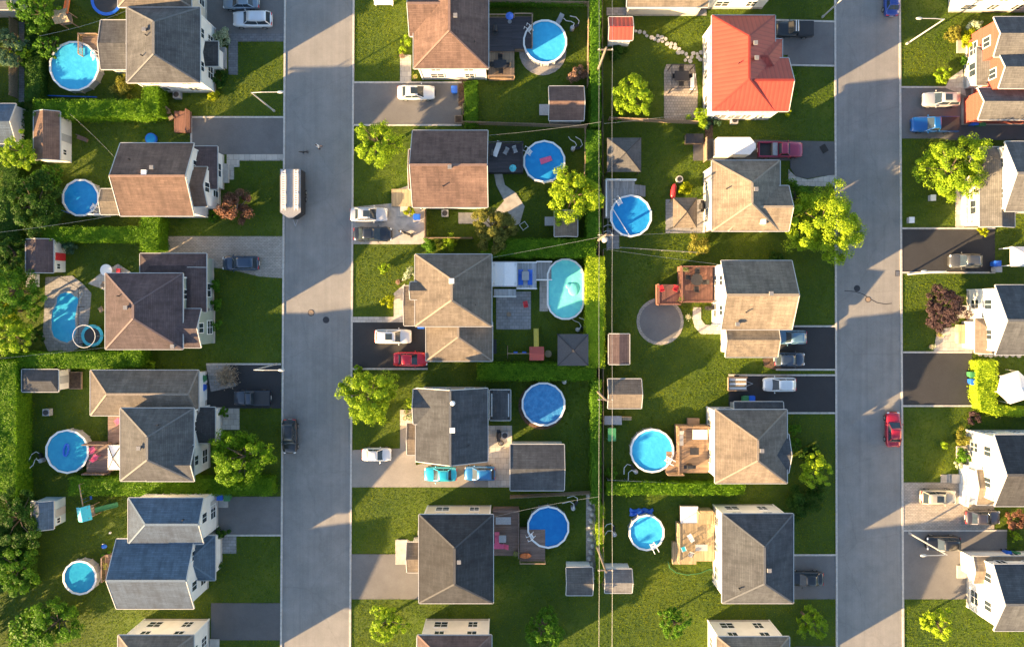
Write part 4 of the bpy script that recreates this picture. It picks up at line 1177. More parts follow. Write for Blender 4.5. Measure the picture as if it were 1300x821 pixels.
# manholes, drain, crack seals
def manhole(label, px, py, r, mat):
    x, y = W(px, py); root = empty('manhole_cover', (x, y, 0.01), label, 'manhole cover', 'round iron covers in the road')
    MB().cyl(0,0,0,0.018,r,20).build('rim', M['dkmetal'], root); MB().cyl(0,0,0.018,0.028,r*0.8,20).build('cover', mat, root)
manhole('rusty round cover at the edge of sunlight on the west road', 395, 397, 0.42, M['wood']); manhole('dark round cover in shade on the west road beside the rusty one', 414, 406, 0.42, M['dkmetal'])
manhole('dark round cover in shade on the east road', 1088, 366, 0.4, M['dkmetal']); manhole('brownish round cover on the sunlit patch of the east road', 1102, 380, 0.38, M['wood'])
x, y = W(1139.5, 347); root = empty('storm_drain', (x,y,0.012), 'square iron drain grate against the east kerb', 'drain grate'); MB().box(-.3,-.35,0,.3,.35,.02).build('frame', M['dkmetal'], root)
for i in range(5): MB().box(-.24,-.28+i*.12,.02,.24,-.22+i*.12,.035).build('bar', M['metal'], root)
ck = MB()
for P in [[(1072,369),(1085,370),(1095,373),(1104,379),(1113,384),(1124,386),(1132,385)]]:
    for a, b in zip(P[:-1], P[1:]): A, B = W(*a), W(*b); ck.beam((A[0],A[1],0.016),(B[0],B[1],0.016),0.09,0.012)
structure('road_crack_seal', ck, M['a_black'])

# ================================================================== HOUSES, west side
r = M
def w_(**k): return k
def front(side, col='w_grey', garage=None):
    def f(root, off, ds):
        d = ds[0]; x = d['X1']-0.45 if side == 'R' else d['X0']+0.45; y = (d['Y0']+d['Y1'])/2
        door(root, off, x, y+0.9, side, M[col])
        s = MB(); sx = x+(0.1 if side == 'R' else -1.3); s.box(sx, y+0.1, 0, sx+1.2, y+1.7, 0.16); s.build('doorstep', M['concrete'], root, off)
        if garage is not None:
            q = ds[garage]; gx = q['X1']-0.45 if side == 'R' else q['X0']+0.45
            door(root, off, gx, (q['Y0']+q['Y1'])/2, side, M['trim'], 2.6, 2.15, 0.02, 'garage_door')
        # corner boards
        for (cx, cy) in ((d['X0']+.45,d['Y0']+.45),(d['X1']-.45,d['Y0']+.45),(d['X0']+.45,d['Y1']-.45),(d['X1']-.45,d['Y1']-.45)):
            MB().box(cx-.08, cy-.08, 0, cx+.08, cy+.08, d['he']-0.05).build('corner_board', M['trim'], root, off)
    return f
house('white two storey house with charcoal hip roof east of the top left pool', [
    w_(rect=(161,10,254,105), he=5.3, ridge='y', ends=(2.6,2.6), rm=M['r_grey'], wm=M['w_white'], win='RTB'),
    w_(rect=(128,26,163,88), he=2.9, ridge='x', ends=('g','g'), pitch=0.2, rm=M['r_grey'], wm=M['w_grey'], win='B'),
    w_(rect=(250,53,277,84), he=3.0, ridge='x', ends=('g','h'), pitch=0.35, rm=M['r_dark'], wm=M['w_white'])],
    [(.38,.55,'p'),(.36,.62,'v'),(.3,.3,'p')], extras=front('R'))
house('beige roofed house cut by the top edge of the photo beside the blue rimmed trampoline', [
    w_(rect=(150,-90,243,9), he=5.2, ridge='y', ends=(2.5,2.5), rm=M['r_taupe'], wm=M['w_cream'], win='R')], [(.4,.6,'v')], extras=front('R'))
house('white house with brown gable roof running east to west beside the small royal blue pool', [
    w_(rect=(153,182,246,274), he=5.3, ridge='x', ends=('g','g'), rm=M['r_rust'], wm=M['w_white'], win='RB'),
    w_(rect=(236,186,276,240), he=3.0, ridge='x', ends=('g','h'), pitch=0.4, rm=M['r_plum'], wm=M['w_white'], win='R'),
    w_(rect=(240,212,263,262), he=4.4, ridge='x', ends=('g','g'), pitch=0.5, rm=M['r_rust'], wm=M['w_white'], win='R', ov=0.25),
    w_(rect=(128,240,158,272), he=2.7, ridge='x', ends=('g','g'), pitch=0.3, rm=M['r_beige'], wm=M['w_white'])],
    [(.45,.55,'s'),(.2,.75,'p'),(.55,.62,'v')], extras=front('R'))
house('sage green house with plum and rust brown hip roofs east of the sunken kidney pool', [
    w_(rect=(134,347,232,443), he=5.4, ridge='y', ends=(3.7,3.7), rm=M['r_plum'], wm=M['w_sage'], win='RB'),
    w_(rect=(222,392,255,441), he=4.6, ridge='x', ends=('g','g'), pitch=0.5, rm=M['r_plum'], wm=M['w_sage'], win='R', ov=0.3),
    w_(rect=(178,322,262,352), he=3.1, ridge='x', ends=('h','h'), pitch=0.4, rm=M['r_plum'], wm=M['w_sage']),
    w_(rect=(228,340,262,396), he=3.15, ridge='y', ends=('g','g'), pitch=0.36, rm=M['r_plum'], wm=M['w_sage'], win='R')],
    [(.40,.55,'v'),(.25,.7,'p'),(.9,.04,'v')], extras=front('R'))
house('white house with grey hip roof and long garage wing above the teal pool', [
    w_(rect=(153,518,246,610), he=5.3, ridge='y', ends=(3.0,3.0), rm=M['r_grey'], wm=M['w_white'], win='RT'),
    w_(rect=(186,565,246.5,610.3), he=5.33, ridge='x', ends=(2.0,'g'), rm=M['r_grey'], wm=M['w_white'], win='R'),
    w_(rect=(115,470,252,527), he=3.3, ridge='x', ends=('h',0.6), pitch=0.5, rm=M['r_taupe'], wm=M['w_white'], win=''),
    w_(rect=(240,517,273,562), he=3.1, ridge='x', ends=('g','h'), pitch=0.45, rm=M['r_dark'], wm=M['w_white'])],
    [(.38,.5,'v'),(.6,.8,'p')], extras=front('R', garage=2))
house('white house with blue grey shingle roof in the lower left', [
    w_(rect=(163,632,258,690), he=5.2, ridge='x', ends=('h','g'), pitch=0.5, rm=M['r_blue'], wm=M['w_white'], win='RT'),
    w_(rect=(148,684,246,772), he=5.0, ridge='x', ends=('g','g'), pitch=0.5, rm=M['r_blue'], wm=M['w_white'], win='R'),
    w_(rect=(236,680,273,736), he=3.1, ridge='x', ends=('g','h'), pitch=0.5, rm=M['r_blue'], wm=M['w_white'])],
    [(.8,.6,'p')], extras=front('R'))
house('taupe roofed house at the bottom left corner beyond the blue grey roof', [
    w_(rect=(150,806,246,905), he=5.2, ridge='y', ends=(3.0,3.0), rm=M['r_taupe'], wm=M['w_white'], win='RT')], [(.4,.6,'v')], extras=front('R'))
# houses on the street further west: they throw the morning shade into the left gardens
wl = ['white house with a grey roof on the next street west, northernmost', 'white house with a brown roof on the next street west, second from north', 'white house with a taupe roof on the next street west, near kidney pool', 'white house with a charcoal roof on the next street west, beyond the tall hedge', 'white house with a dark roof on the next street west, southernmost']
for i, yy in enumerate((60, 225, 390, 640, 800)):
    house(wl[i], [w_(rect=(-238,yy-45,-145,yy+45), he=5.2, ridge='x' if i % 2 else 'y', ends=(2.5,2.5), rm=M[('r_grey','r_brown','r_taupe','r_dark','r_slate')[i]], wm=M['w_white'], win='R')], [(.4,.5,'v')])

# ================================================================== HOUSES, middle west column
house('white house with brown hip roof at the top centre beside the first white sedan', [
    w_(rect=(525,-34,620,87), he=5.4, ridge='y', ends=(3.4,3.6), rm=M['r_brown'], wm=M['w_white'], win='LB'),
    w_(rect=(520,-20,578,46), he=5.25, ridge='x', ends=('g',0.1), pitch=0.6, rm=M['r_brown'], wm=M['w_white'], win='L')],
    [(.58,.47,'v'),(.82,.25,'p')], extras=front('L'))
house('white house with plain brown gable roof beside the bright green tree', [
    w_(rect=(524,166,619,263), he=4.8, ridge='x', ends=('g','g'), rm=M['r_brown'], wm=M['w_white'], win='LB'),
    w_(rect=(519,190,536,240), he=3.6, ridge='x', ends=('g','g'), pitch=0.25, rm=M['r_brown'], wm=M['w_white'])],
    [(.52,.47,'v'),(.42,.25,'p')], extras=front('L'))
house('taupe hip roofed house with attached garage west of the turquoise oval pool', [
    w_(rect=(527,323,624,414), he=5.2, ridge='y', ends=(3.1,3.1), rm=M['r_taupe'], wm=M['w_cream'], win='LT'),
    w_(rect=(521,358,556,380), he=5.3, ridge='x', ends=('g','g'), pitch=0.7, rm=M['r_taupe'], wm=M['w_cream'], ov=0.2),
    w_(rect=(513,363,532,413), he=3.1, ridge='x', ends=('g','g'), pitch=0.18, rm=M['r_taupe'], wm=M['w_cream']),
    w_(rect=(541,409,625,458), he=3.2, ridge='y', ends=('g',3.0), pitch=0.42, rm=M['r_taupe'], wm=M['w_cream'], win='B')],
    [(.5,.62,'s'),(.8,.3,'p')], extras=front('L', garage=3))
house('cream house with dark slate gable roof beside the turquoise cars', [
    w_(rect=(528,493,619,585), he=5.2, ridge='y', ends=('g','g'), rm=M['r_slate'], wm=M['w_cream'], win='LT'),
    w_(rect=(525,494,572,538), he=5.25, ridge='x', ends=('g','g'), pitch=0.45, rm=M['r_slate'], wm=M['w_cream'], win='L'),
    w_(rect=(517,537,534,577), he=3.2, ridge='x', ends=('g','g'), pitch=0.25, rm=M['r_taupe'], wm=M['w_cream'])],
    [(.53,.47,'s'),(.55,.85,'d'),(.75,.25,'p')], extras=front('L'))
house('cream house with charcoal hip roof between the pink lounger deck and the west road', [
    w_(rect=(532,653,626,765), he=5.2, ridge='y', ends=(3.2,3.2), rm=M['r_dark'], wm=M['w_cream'], win='LT'),
    w_(rect=(517,688,540,726), he=3.2, ridge='x', ends=('g','g'), pitch=0.4, rm=M['r_taupe'], wm=M['w_white'])],
    [(.56,.55,'v')], extras=front('L'))
house('brown roofed house at the bottom edge beside the west road', [
    w_(rect=(530,806,624,900), he=5.2, ridge='y', ends=(3.0,3.0), rm=M['r_brown'], wm=M['w_white'], win='LT')], [(.5,.6,'v')], extras=front('L'))
shed('large dark detached garage with a lit ridge strip, south of the clear blue pool', (648,564,716,622), 2.7, 'x', M['r_slate'], M['w_cream'], pitch=0.3, doorside='L', name='detached_garage', cat='garage', group=None, dcol=M['trim'])
# ================================================================== HOUSES, middle east column
house('white house with bright red metal roof', [
    w_(rect=(904,20,984,141), he=5.5, ridge='y', ends=(3.2,3.2), rm=M['r_red'], wm=M['w_white'], win='LB'),
    w_(rect=(935,50,993,103), he=5.35, ridge='x', ends=(0.1,2.2), pitch=0.5, rm=M['r_red'], wm=M['w_white'], win='R'),
    w_(rect=(925,74,1001,141.2), he=5.53, ridge='x', ends=(2.0,'g'), pitch=0.52, rm=M['r_red'], wm=M['w_white'], win='RB')],
    [(.62,.5,'v'),(.6,.65,'v'),(.35,.45,'p')], extras=front('R', 'w_red'))
house('white house with tan hip roof between the white trailer and the big yellow green tree', [
    w_(rect=(904,204,990,293), he=5.3, ridge='y', ends=(3.0,3.0), rm=M['r_beige'], wm=M['w_cream'], win='LB'),
    w_(rect=(925,236,1001,293.2), he=5.33, ridge='x', ends=(2.0,'g'), pitch=0.52, rm=M['r_beige'], wm=M['w_cream'], win='R')],
    [(.18,.58,'p'),(.55,.55,'v'),(.72,.12,'s')], extras=front('R'))
house('white house with tan and grey gable roof beside the red cedar deck', [
    w_(rect=(916,331,1005,418), he=5.5, ridge='x', ends=('g','g'), rm=M['r_beige'], wm=M['w_white'], win='LR'),
    w_(rect=(921,409,987,453), he=3.3, ridge='x', ends=('g','g'), pitch=0.42, rm=M['r_beige'], wm=M['w_white'], win='B')],
    [(.6,.52,'v'),(.3,.25,'p'),(.2,.08,'v')], extras=front('R', garage=1))
house('white house with grey hip roof beside the beige timber deck', [
    w_(rect=(908,520,999,613), he=5.3, ridge='y', ends=(3.2,3.2), rm=M['r_taupe'], wm=M['w_white'], win='LT'),
    w_(rect=(950,551,1001,600), he=5.15, ridge='x', ends=(0.1,'g'), pitch=0.4, rm=M['r_slate'], wm=M['w_white'], win='R'),
    w_(rect=(932,510,994,528), he=3.0, ridge='x', ends=('g','g'), pitch=0.2, rm=M['r_slate'], wm=M['w_grey'])],
    [(.28,.85,'p'),(.55,.5,'v')], extras=front('R'))
house('white house with charcoal hip roof beside the pale deck at the bottom', [
    w_(rect=(917,652,1007,765), he=5.3, ridge='y', ends=(3.2,3.2), rm=M['r_slate'], wm=M['w_white'], win='LT')],
    [(.56,.45,'v'),(.2,.2,'p')], extras=front('R'))
house('tan roofed house at the bottom edge beside the east road', [
    w_(rect=(910,808,1002,905), he=5.3, ridge='y', ends=(3.0,3.0), rm=M['r_beige'], wm=M['w_white'], win='LT')], [(.5,.6,'v')], extras=front('R'))
house('low building with tan roof panels cut by the top edge above the red shed', [
    w_(rect=(796,-45,899,9), he=3.6, ridge='x', ends=('g','g'), pitch=0.3, rm=M['r_beige'], wm=M['w_cream'], win='L')], [])
house('white walled house with a grey roof cut by the top edge right of centre', [
    w_(rect=(905,-110,992,-8), he=5.3, ridge='y', ends=(3,3), rm=M['r_grey'], wm=M['w_white'], win='LB')], [])
# ================================================================== HOUSES, east column
house('orange brick house with white trim and grey gables at the top right', [
    w_(rect=(1262,22,1375,72), he=5.6, ridge='x', ends=('g','g'), pitch=0.5, rm=M['r_grey'], wm=M['w_brick'], win='L', ov=0.3),
    w_(rect=(1268,66,1375,112), he=5.4, ridge='x', ends=('g','g'), pitch=0.55, rm=M['r_grey'], wm=M['w_brick'], win='L', ov=0.3),
    w_(rect=(1242,112,1375,152), he=3.6, ridge='x', ends=('g','g'), pitch=0.6, rm=M['r_grey'], wm=M['w_brick'], win='', ov=0.3),
    w_(rect=(1240,60,1275,108), he=3.0, ridge='x', ends=('h','g'), pitch=0.4, rm=M['r_grey'], wm=M['w_white'], win='L')],
    [(.3,.7,'p'),(.5,.3,'v')], extras=front('L', garage=2))
house('cream house with grey roofs beside the tallest right hand tree', [
    w_(rect=(1276,180,1380,268), he=5.4, ridge='x', ends=('g','g'), pitch=0.5, rm=M['r_grey'], wm=M['w_cream'], win='L'),
    w_(rect=(1244,187,1288,288), he=3.5, ridge='y', ends=('h','g'), pitch=0.4, rm=M['r_grey'], wm=M['w_cream'], win='L')],
    [(.4,.7,'p')], extras=front('L'))
house('white house with slate gable roof beside the purple leaved tree', [
    w_(rect=(1264,362,1380,450), he=5.8, ridge='x', ends=('g','g'), pitch=0.5, rm=M['r_slate'], wm=M['w_white'], win='L'),
    w_(rect=(1238,404,1270,448), he=3.2, ridge='y', ends=('h','g'), pitch=0.5, rm=M['r_taupe'], wm=M['w_white'])],
    [(.3,.7,'p')], extras=front('L'))
house('white house with charcoal gable roof beside the beige paver driveway', [
    w_(rect=(1263,552,1380,642), he=5.8, ridge='x', ends=('g','g'), pitch=0.5, rm=M['r_dark'], wm=M['w_white'], win='LT'),
    w_(rect=(1240,596,1268,640), he=3.2, ridge='x', ends=('g','g'), pitch=0.25, rm=M['r_beige'], wm=M['w_white'])],
    [(.3,.7,'p')], extras=front('L'))
house('white house with dark roof at the lower right corner', [
    w_(rect=(1262,716,1380,800), he=5.6, ridge='x', ends=('g','g'), pitch=0.5, rm=M['r_slate'], wm=M['w_white'], win='LT'),
    w_(rect=(1236,706,1300,740), he=3.2, ridge='x', ends=('g','g'), pitch=0.3, rm=M['r_beige'], wm=M['w_white'])], [], extras=front('L'))
house('white walled house cut by the top right corner', [
    w_(rect=(1236,-90,1375,-4), he=5.4, ridge='x', ends=('g','g'), pitch=0.5, rm=M['r_grey'], wm=M['w_white'], win='LB')], [])
# ================================================================== SHEDS
shed('brown roofed garden shed with sunlit west slope below the top left pool', (43,142,76,203), 2.5, 'y', M['r_rust'], M['w_white'])
shed('plum roofed garden shed with a red door above the kidney pool', (33,304,68,346), 2.5, 'y', M['r_plum'], M['w_white'], dcol=M['redp'])
shed('long grey roofed garden shed with a pale sunlit gable end', (28,469,74,497), 2.5, 'x', M['r_slate'], M['w_white'], ends=('h',0.5))
shed('blue garden shed with a white two pane window at lower left', (40,636,68,671), 2.5, 'y', M['r_blue'], M['w_blue'])
shed('dark blue roofed outbuilding at the left edge of the photo', (-30,132,20,182), 2.8, 'x', M['r_blue'], M['w_grey'], name='outbuilding')
shed('pale roofed outbuilding in the top left corner', (-30,-6,16,12), 2.8, 'x', M['r_lightgrey'], M['w_grey'], name='outbuilding')
shed('brown roofed garden shed with a lit ridge strip beside the pinkish bush', (697,110,741,153), 2.4, 'x', M['r_brown'], M['w_white'], pitch=0.5)
shed('taupe roofed garden shed half under the brightest green tree', (704,268,733,300), 2.3, 'y', M['r_taupe'], M['w_tan'], doorside='L')
shed('small red roofed white shed beside the rear wires', (773,22,803,51), 2.5, 'x', M['r_shedred'], M['w_white'], pitch=0.4)
shed('brown flat looking shed west of the round stone patio', (773,424,799,462), 2.3, 'y', M['r_plum'], M['w_tan'], pitch=0.18)
shed('dark and tan roofed garden shed with little ramp, left of the cyan pool', (772,481,814,518), 2.4, 'x', M['r_taupe'], M['w_tan'], pitch=0.4)
shed('small grey roofed shed at the bottom behind the deck pool', (719,720,752,755), 2.4, 'x', M['r_grey'], M['w_white'])
shed('pale shed roof at the bottom below the small cyan pool', (768,722,802,752), 2.3, 'x', M['r_lightgrey'], M['w_white'])
shed('grey greenhouse roof beside the dark slate gable house', (622,495,648,533), 2.7, 'y', M['r_slate'], M['w_grey'], ends=('g','g'), pitch=0.1, name='sun_room', cat='sun room', group=None)
shed('white hardtop sunroom on the white deck of the taupe house', (625,333,656,363), 2.6, 'y', M['fabric_white'], M['w_white'], pitch=0.12, name='sun_room', cat='sun room', group=None)
gz = gazebo('weathered grey hip roofed pavilion beside the cobalt pool', (771,175,814,218), 2.7, M['r_grey'], 'pavilion', 1.3)
gazebo('beige canvas gazebo beside the red kayak', (855,251,885,289), 2.5, M['r_beige'], rise=1.0)
gazebo('charcoal canvas gazebo in the hedge corner south of the oval pool', (708,424,747,464), 2.5, M['fabric_grey'], rise=0.9)
x, y = W(1291, 492, 2.6); root = empty('party_tent', (x,y,0), 'bright white faceted tent beyond the lit curved hedge at the right edge', 'tent')
P5 = [(2.1*math.cos(2*math.pi*k/6+0.3), 2.1*math.sin(2*math.pi*k/6+0.3)) for k in range(6)]; mb = MB()
for k in range(6):
    a, b = P5[k], P5[(k+1)%6]; mb.face([(a[0],a[1],2.2),(b[0],b[1],2.2),(0,0,3.4)]); mb.face([(a[0],a[1],1.95),(b[0],b[1],1.95),(b[0],b[1],2.2),(a[0],a[1],2.2)])
mb.build('canopy', M['fabric_white'], root)
for a in P5: MB().cyl(a[0]*.97,a[1]*.97,0,2.1,0.035,6).build('post', M['whitep'], root)
gazebo('white tent at the right edge next to the dark driveway', (1284,313,1312,338), 2.3, M['fabric_white'], rise=1.0, post=M['whitep'])
gazebo('small pale canopy on the deck east of the teal pool', (137,565,154,596), 2.5, M['fabric_white'], rise=0.4)
# ================================================================== DECKS
deck('small sunlit cedar deck touching the top left pool', (105,46,128,72), 1.1, M['d_warm'], 'TL')
deck('narrow dark deck beside the small royal blue pool', (118,243,134,274), 1.1, M['d_grey'], 'B', M['trim'])
deck('grey brown deck holding pink chairs beside the teal pool', (110,562,138,600), 1.1, M['d_brown'], 'TB')
deck('brown landing above the pink chair deck', (137,524,155,564), 0.6, M['d_brown'], 'T')
deck('small brown deck at the lower left beside the blue roof', (134,704,152,735), 0.8, M['d_brown'], 'L')
deck('dark stained deck between the brown house and the cyan pool', (620,22,653,65), 1.1, M['d_dark'], 'T', M['d_warm'])
deck('dark pool landing with pale rail beside the cyan pool', (653,21,676,62), 1.15, M['d_dark'], 'TR', M['d_warm'])
deck('warm sunlit cedar deck with dark dining table at the top centre', (620,66,653,100), 0.8, M['d_warm_y'], 'B', M['d_warm'])
deck('dark stained deck beside the pool with the pink float', (618,182,664,219), 1.1, M['d_dark'], 'TR', M['d_dark'])
deck('white painted deck with railing west of the oval pool', (656,333,681,367), 1.1, M['d_white'], 'TB', M['trim'])
deck('white pool landing touching the oval pool', (681,332,700,356), 1.15, M['d_grey'], 'TB', M['trim'])
deck('white railed lower deck beside the grey stone patio', (627,367,655,377), 0.8, M['d_white'], 'B', M['trim'])
deck('brown deck with pink sofa beside the charcoal roof house', (626,645,659,705), 0.9, M['d_brown'], 'TR')
deck('brown pool landing holding an orange float', (660,672,692,712), 1.15, M['d_brown'], 'B', M['d_warm'])
deck('grey composite deck beside the cobalt pool', (768,229,806,276), 1.1, M['d_grey'], 'TL', M['trim'], steps=('R', 14.2, 1.4))
deck('red cedar deck with round table beside the tan gable house', (863,338,905,384), 1.3, M['d_red'], 'TLB', M['d_red'])
deck('lower red cedar landing holding two red chairs', (834,361,862,387), 1.1, M['d_red'], 'LB', M['d_red'])
deck('beige timber deck beside the cyan pool of the grey hip roof house', (859,540,902,600), 1.2, M['d_warm'], 'TL', M['d_warm'])
deck('low timber step platform on top of the beige timber deck', (873,531,888,541), 0.5, M['d_warm'], '')
deck('timber pool landing against the beige deck', (846,573,866,601), 1.12, M['d_warm'], 'B', M['d_warm'])
deck('pale pine deck with two tubs at the bottom', (860,664,907,712), 1.0, M['d_pale'], 'L', M['d_pale'])
deck('pale pine lower step at the foot of the deck', (854,688,884,716), 0.6, M['d_pale'], '')
deck('small timber storage platform above the pale pine deck', (886,648,905,665), 1.4, M['d_pale'], 'TR', M['d_pale'])
deck('timber porch stairs of the white house beside the purple tree', (1217,412,1240,436), 0.7, M['d_pale'], '')
deck('grey front porch of the top left white house', (270,60,286,86), 0.5, M['d_grey'], '')
deck('white railed front porch of the sage green house', (256,345,268,395), 0.7, M['d_grey'], 'R', M['trim'], name='porch')
deck('small front porch with steps of the brown roof house', (497,240,524,262), 0.4, M['d_pale'], '', name='porch')
deck('small front porch of the cream house behind the right hand tree', (1224,240,1246,285), 0.6, M['d_white'], 'L', M['trim'], name='porch')
deck('white front porch beside the beige paver driveway', (1222,590,1243,640), 0.7, M['d_white'], 'L', M['trim'], name='porch')

# ================================================================== POOLS
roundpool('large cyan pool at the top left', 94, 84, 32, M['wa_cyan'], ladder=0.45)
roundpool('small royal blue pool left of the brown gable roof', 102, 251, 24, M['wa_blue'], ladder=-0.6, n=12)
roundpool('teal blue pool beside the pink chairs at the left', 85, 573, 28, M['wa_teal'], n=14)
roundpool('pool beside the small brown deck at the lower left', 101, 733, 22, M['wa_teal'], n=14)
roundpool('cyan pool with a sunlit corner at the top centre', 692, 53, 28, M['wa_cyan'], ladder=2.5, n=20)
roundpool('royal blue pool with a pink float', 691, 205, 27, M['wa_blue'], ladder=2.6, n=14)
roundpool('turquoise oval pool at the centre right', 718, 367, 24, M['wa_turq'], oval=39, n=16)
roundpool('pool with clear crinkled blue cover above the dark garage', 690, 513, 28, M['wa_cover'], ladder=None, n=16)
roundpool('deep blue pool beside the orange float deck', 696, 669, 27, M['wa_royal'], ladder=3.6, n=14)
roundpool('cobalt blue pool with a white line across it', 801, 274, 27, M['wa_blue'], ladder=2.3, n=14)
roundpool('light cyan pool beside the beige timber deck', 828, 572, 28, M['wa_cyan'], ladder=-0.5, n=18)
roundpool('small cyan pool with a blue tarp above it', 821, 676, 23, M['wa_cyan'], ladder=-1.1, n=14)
# covers, floats
def flat(label, name, cat, pts, z, th, mat, group=None, smooth=False):
    P = [W(px, py, z) for px, py in pts]; c = (sum(p[0] for p in P)/len(P), sum(p[1] for p in P)/len(P), z)
    root_ = MB(); root_.prism(P, z, z+th); return root_.thing(name, mat, c, label, cat, group)
flat('pink air mattress floating in the royal blue pool', 'pool_float', 'pool float', [(685,202),(699,198),(701,204),(687,209)], 1.12, 0.1, M['pinkp'])
x, y = W(84, 571, 1.15)
q = MB(); q.tube([(x+0.42*math.cos(t)*0.7+0.1*math.sin(t), y+0.75*math.sin(t), 1.17) for t in [2*math.pi*k/16 for k in range(17)]], 0.12, 8); q.thing('pool_float', M['bluep'], (x,y,1.12), 'blue oval ring floating in the teal pool', 'pool float')
x, y = W(728, 367, 1.15)
q = MB(); q.ball((x,y,1.14), 0.85, 14, 6, 0.8, 1.0, 0.12).ball((x-0.6,y+0.4,1.14), 0.4, 10, 5, 1, 1, 0.2); q.thing('pool_float', M['wa_turq'], (x,y,1.1), 'green inflatable float in the turquoise oval pool', 'pool float', smooth=True)
wl_ = MB(); a, b = W(776,262,1.2), W(799,299,1.2); wl_.beam((a[0],a[1],1.2),(b[0],b[1],1.2),0.1,0.08); wl_.thing('pool_line', M['whitep'], (a[0],a[1],1.2), 'white rope stretched across the cobalt pool', 'rope')
x, y = W(667, 705, 1.25); q = MB(); q.ball((x,y,1.35),0.75,12,6,1.0,0.45,0.22).ball((x+0.3,y+0.1,1.45),0.3,8,5); q.thing('inflatable_float', M['orangep'], (x,y,1.2), 'orange inflatable lying on the brown pool landing', 'pool float', smooth=True)
def tarp(label, px, py, w, d, mat, z=0.06, seed=1):
    rs = random.Random(seed); x, y = W(px, py); n = 8; mb = MB(); vs = []; 
    for j in range(n+1):
        for i in range(n+1): vs.append((x+(i/n-.5)*w+rs.uniform(-.12,.12), y+(j/n-.5)*d+rs.uniform(-.12,.12), z+rs.uniform(0,.35)*(0 if i in (0,n) or j in (0,n) else 1)))
    mb.raw(vs, [(j*(n+1)+i, j*(n+1)+i+1, (j+1)*(n+1)+i+1, (j+1)*(n+1)+i) for j in range(n) for i in range(n)])
    return mb.thing('tarpaulin', mat, (x,y,0), label, 'tarpaulin')
tarp('crumpled blue pool tarp above the small cyan pool', 814, 650, 2.9, 1.0, M['bluep'])
poolpump('pool filter with hose beside the small cyan pool', 779, 676, 1.6); poolpump('pool filter beside the top centre cyan pool', 726, 38, 0.6)
poolpump('pool filter beside the pink float pool', 727, 190, 0.2); poolpump('pool filter between the oval pool and the charcoal gazebo', 733, 418, 0.3)
poolpump('pool filter above the crinkled cover pool', 716, 484, 0.5); poolpump('pool filter beside the deep blue pool', 727, 643, 0.9)
poolpump('pool filter below the cobalt pool', 775, 300, 1.2); poolpump('pool filter beside the light cyan pool', 806, 597, 2.2); poolpump('pool filter left of the small royal blue pool', 70, 262, 2.4); poolpump('pool filter left of the teal pool', 56, 583, 2.0)
# poles (pool vacuum poles)
for lab, a, b in (('long blue pool vacuum pole lying below the top left pool', (59,122), (124,124)), ('blue pool pole leaning by the small royal blue pool', (63,261), (90,271))):
    A, B = W(*a), W(*b); q = MB(); q.tube([(A[0],A[1],0.15),(B[0],B[1],0.18)], 0.07, 8); q.thing('pool_pole', M['bluep'], (A[0],A[1],0.1), lab, 'pool pole', 'pool poles')
# sunken kidney pool
cp = [(77,372),(83,370),(91,371),(97,376),(103,368),(106,373),(102,380),(99,392),(97,405),(98,420),(95,430),(86,436),(76,433),(68,428),(65,418),(65,404),(66,394),(71,386),(72,377)]
X, Y = W(84,402); root = empty('sunken_pool', (X,Y,0), 'sunken kidney shaped pool in a grey terrace', 'pool', 'above-ground and sunken garden pools')
P = [W(*p) for p in cp]; MB().prism(P, 0.0, 0.075).build('water', M['wa_cyan'], root, (X,Y,0))
c = MB()
for i in range(len(P)): a, b = P[i], P[(i+1)%len(P)]; c.beam((a[0],a[1],0.07),(b[0],b[1],0.07),0.22,0.10)
c.build('coping', M['stone'], root, (X,Y,0))
st = MB(); 
for i in range(3): p_ = [W(94+i*2.2,373-i*1.6),W(100+i*1.5,379-i*2.0),W(104,374-i*1.5),W(98+i*1.5,368-i*.5)]; st.prism(p_, 0.05, 0.09+i*0.03)
st.build('steps', M['concrete'], root, (X,Y,0))
fence('dark railing along the east side of the kidney pool terrace', (107,366), (107,436), 1.2, 'metal', M['dkmetal']); fence('dark railing along the north side of the kidney pool terrace', (80,350), (107,366), 1.2, 'metal', M['dkmetal'])
# trampolines
trampoline('blue rimmed trampoline cut by the top edge', 135, 0, 20, net=False, col='bluep'); trampoline('netted trampoline against the rust brown roof', 117, 426, 14)

# ================================================================== VEHICLES
SILV=(0.55,0.57,0.60); WHT=(0.80,0.80,0.80); BLK=(0.015,0.017,0.022); NAVY=(0.02,0.045,0.09)
car('light blue grey sedan cut by the top edge in the top left driveway', 305, 2, 180, (0.18,0.25,0.33))
car('silver minivan with roof rails in the top left driveway', 320, 24, 180, (0.62,0.66,0.72), 'suv', 4.9, 1.95, rails=True)
car('white sedan with dark sunroof in the top centre driveway', 528, 117, 0, WHT, 'sedan', 4.7, sunroof=True)
car('silver sedan with sunroof above the black sedan by the motorcycle', 468, 272, 0, SILV, 'sedan', 4.7, sunroof=True)
car('black sedan beside the parked motorcycle', 473, 297, 0, (0.02,0.025,0.035), 'sedan', 4.8)
car('dark navy estate car on the beige paver driveway at the left', 305, 334, 180, NAVY, 'suv', 4.6)
car('white crossover with dark sunroof beside the red hatchback', 499, 427, 0, WHT, 'suv', 4.6, sunroof=True)
car('bright red hatchback beside the white crossover', 521, 456, 0, (0.62,0.015,0.035), 'sedan', 4.3)
pickup('dark blue pickup truck on the black driveway at the left', 320, 505, 180, (0.02,0.035,0.06), 4.6, 1.85, cover=M['black'])
car('black car parked facing south along the west road', 367.5, 554, -90, BLK, 'suv', 4.3)
car('small white car on the beige driveway near the west road', 478, 577, 0, WHT, 'sedan', 3.7, 1.7)
car('turquoise hatchback parked against the slate roof house', 559, 602, 180, (0.02,0.42,0.62), 'sedan', 4.1)
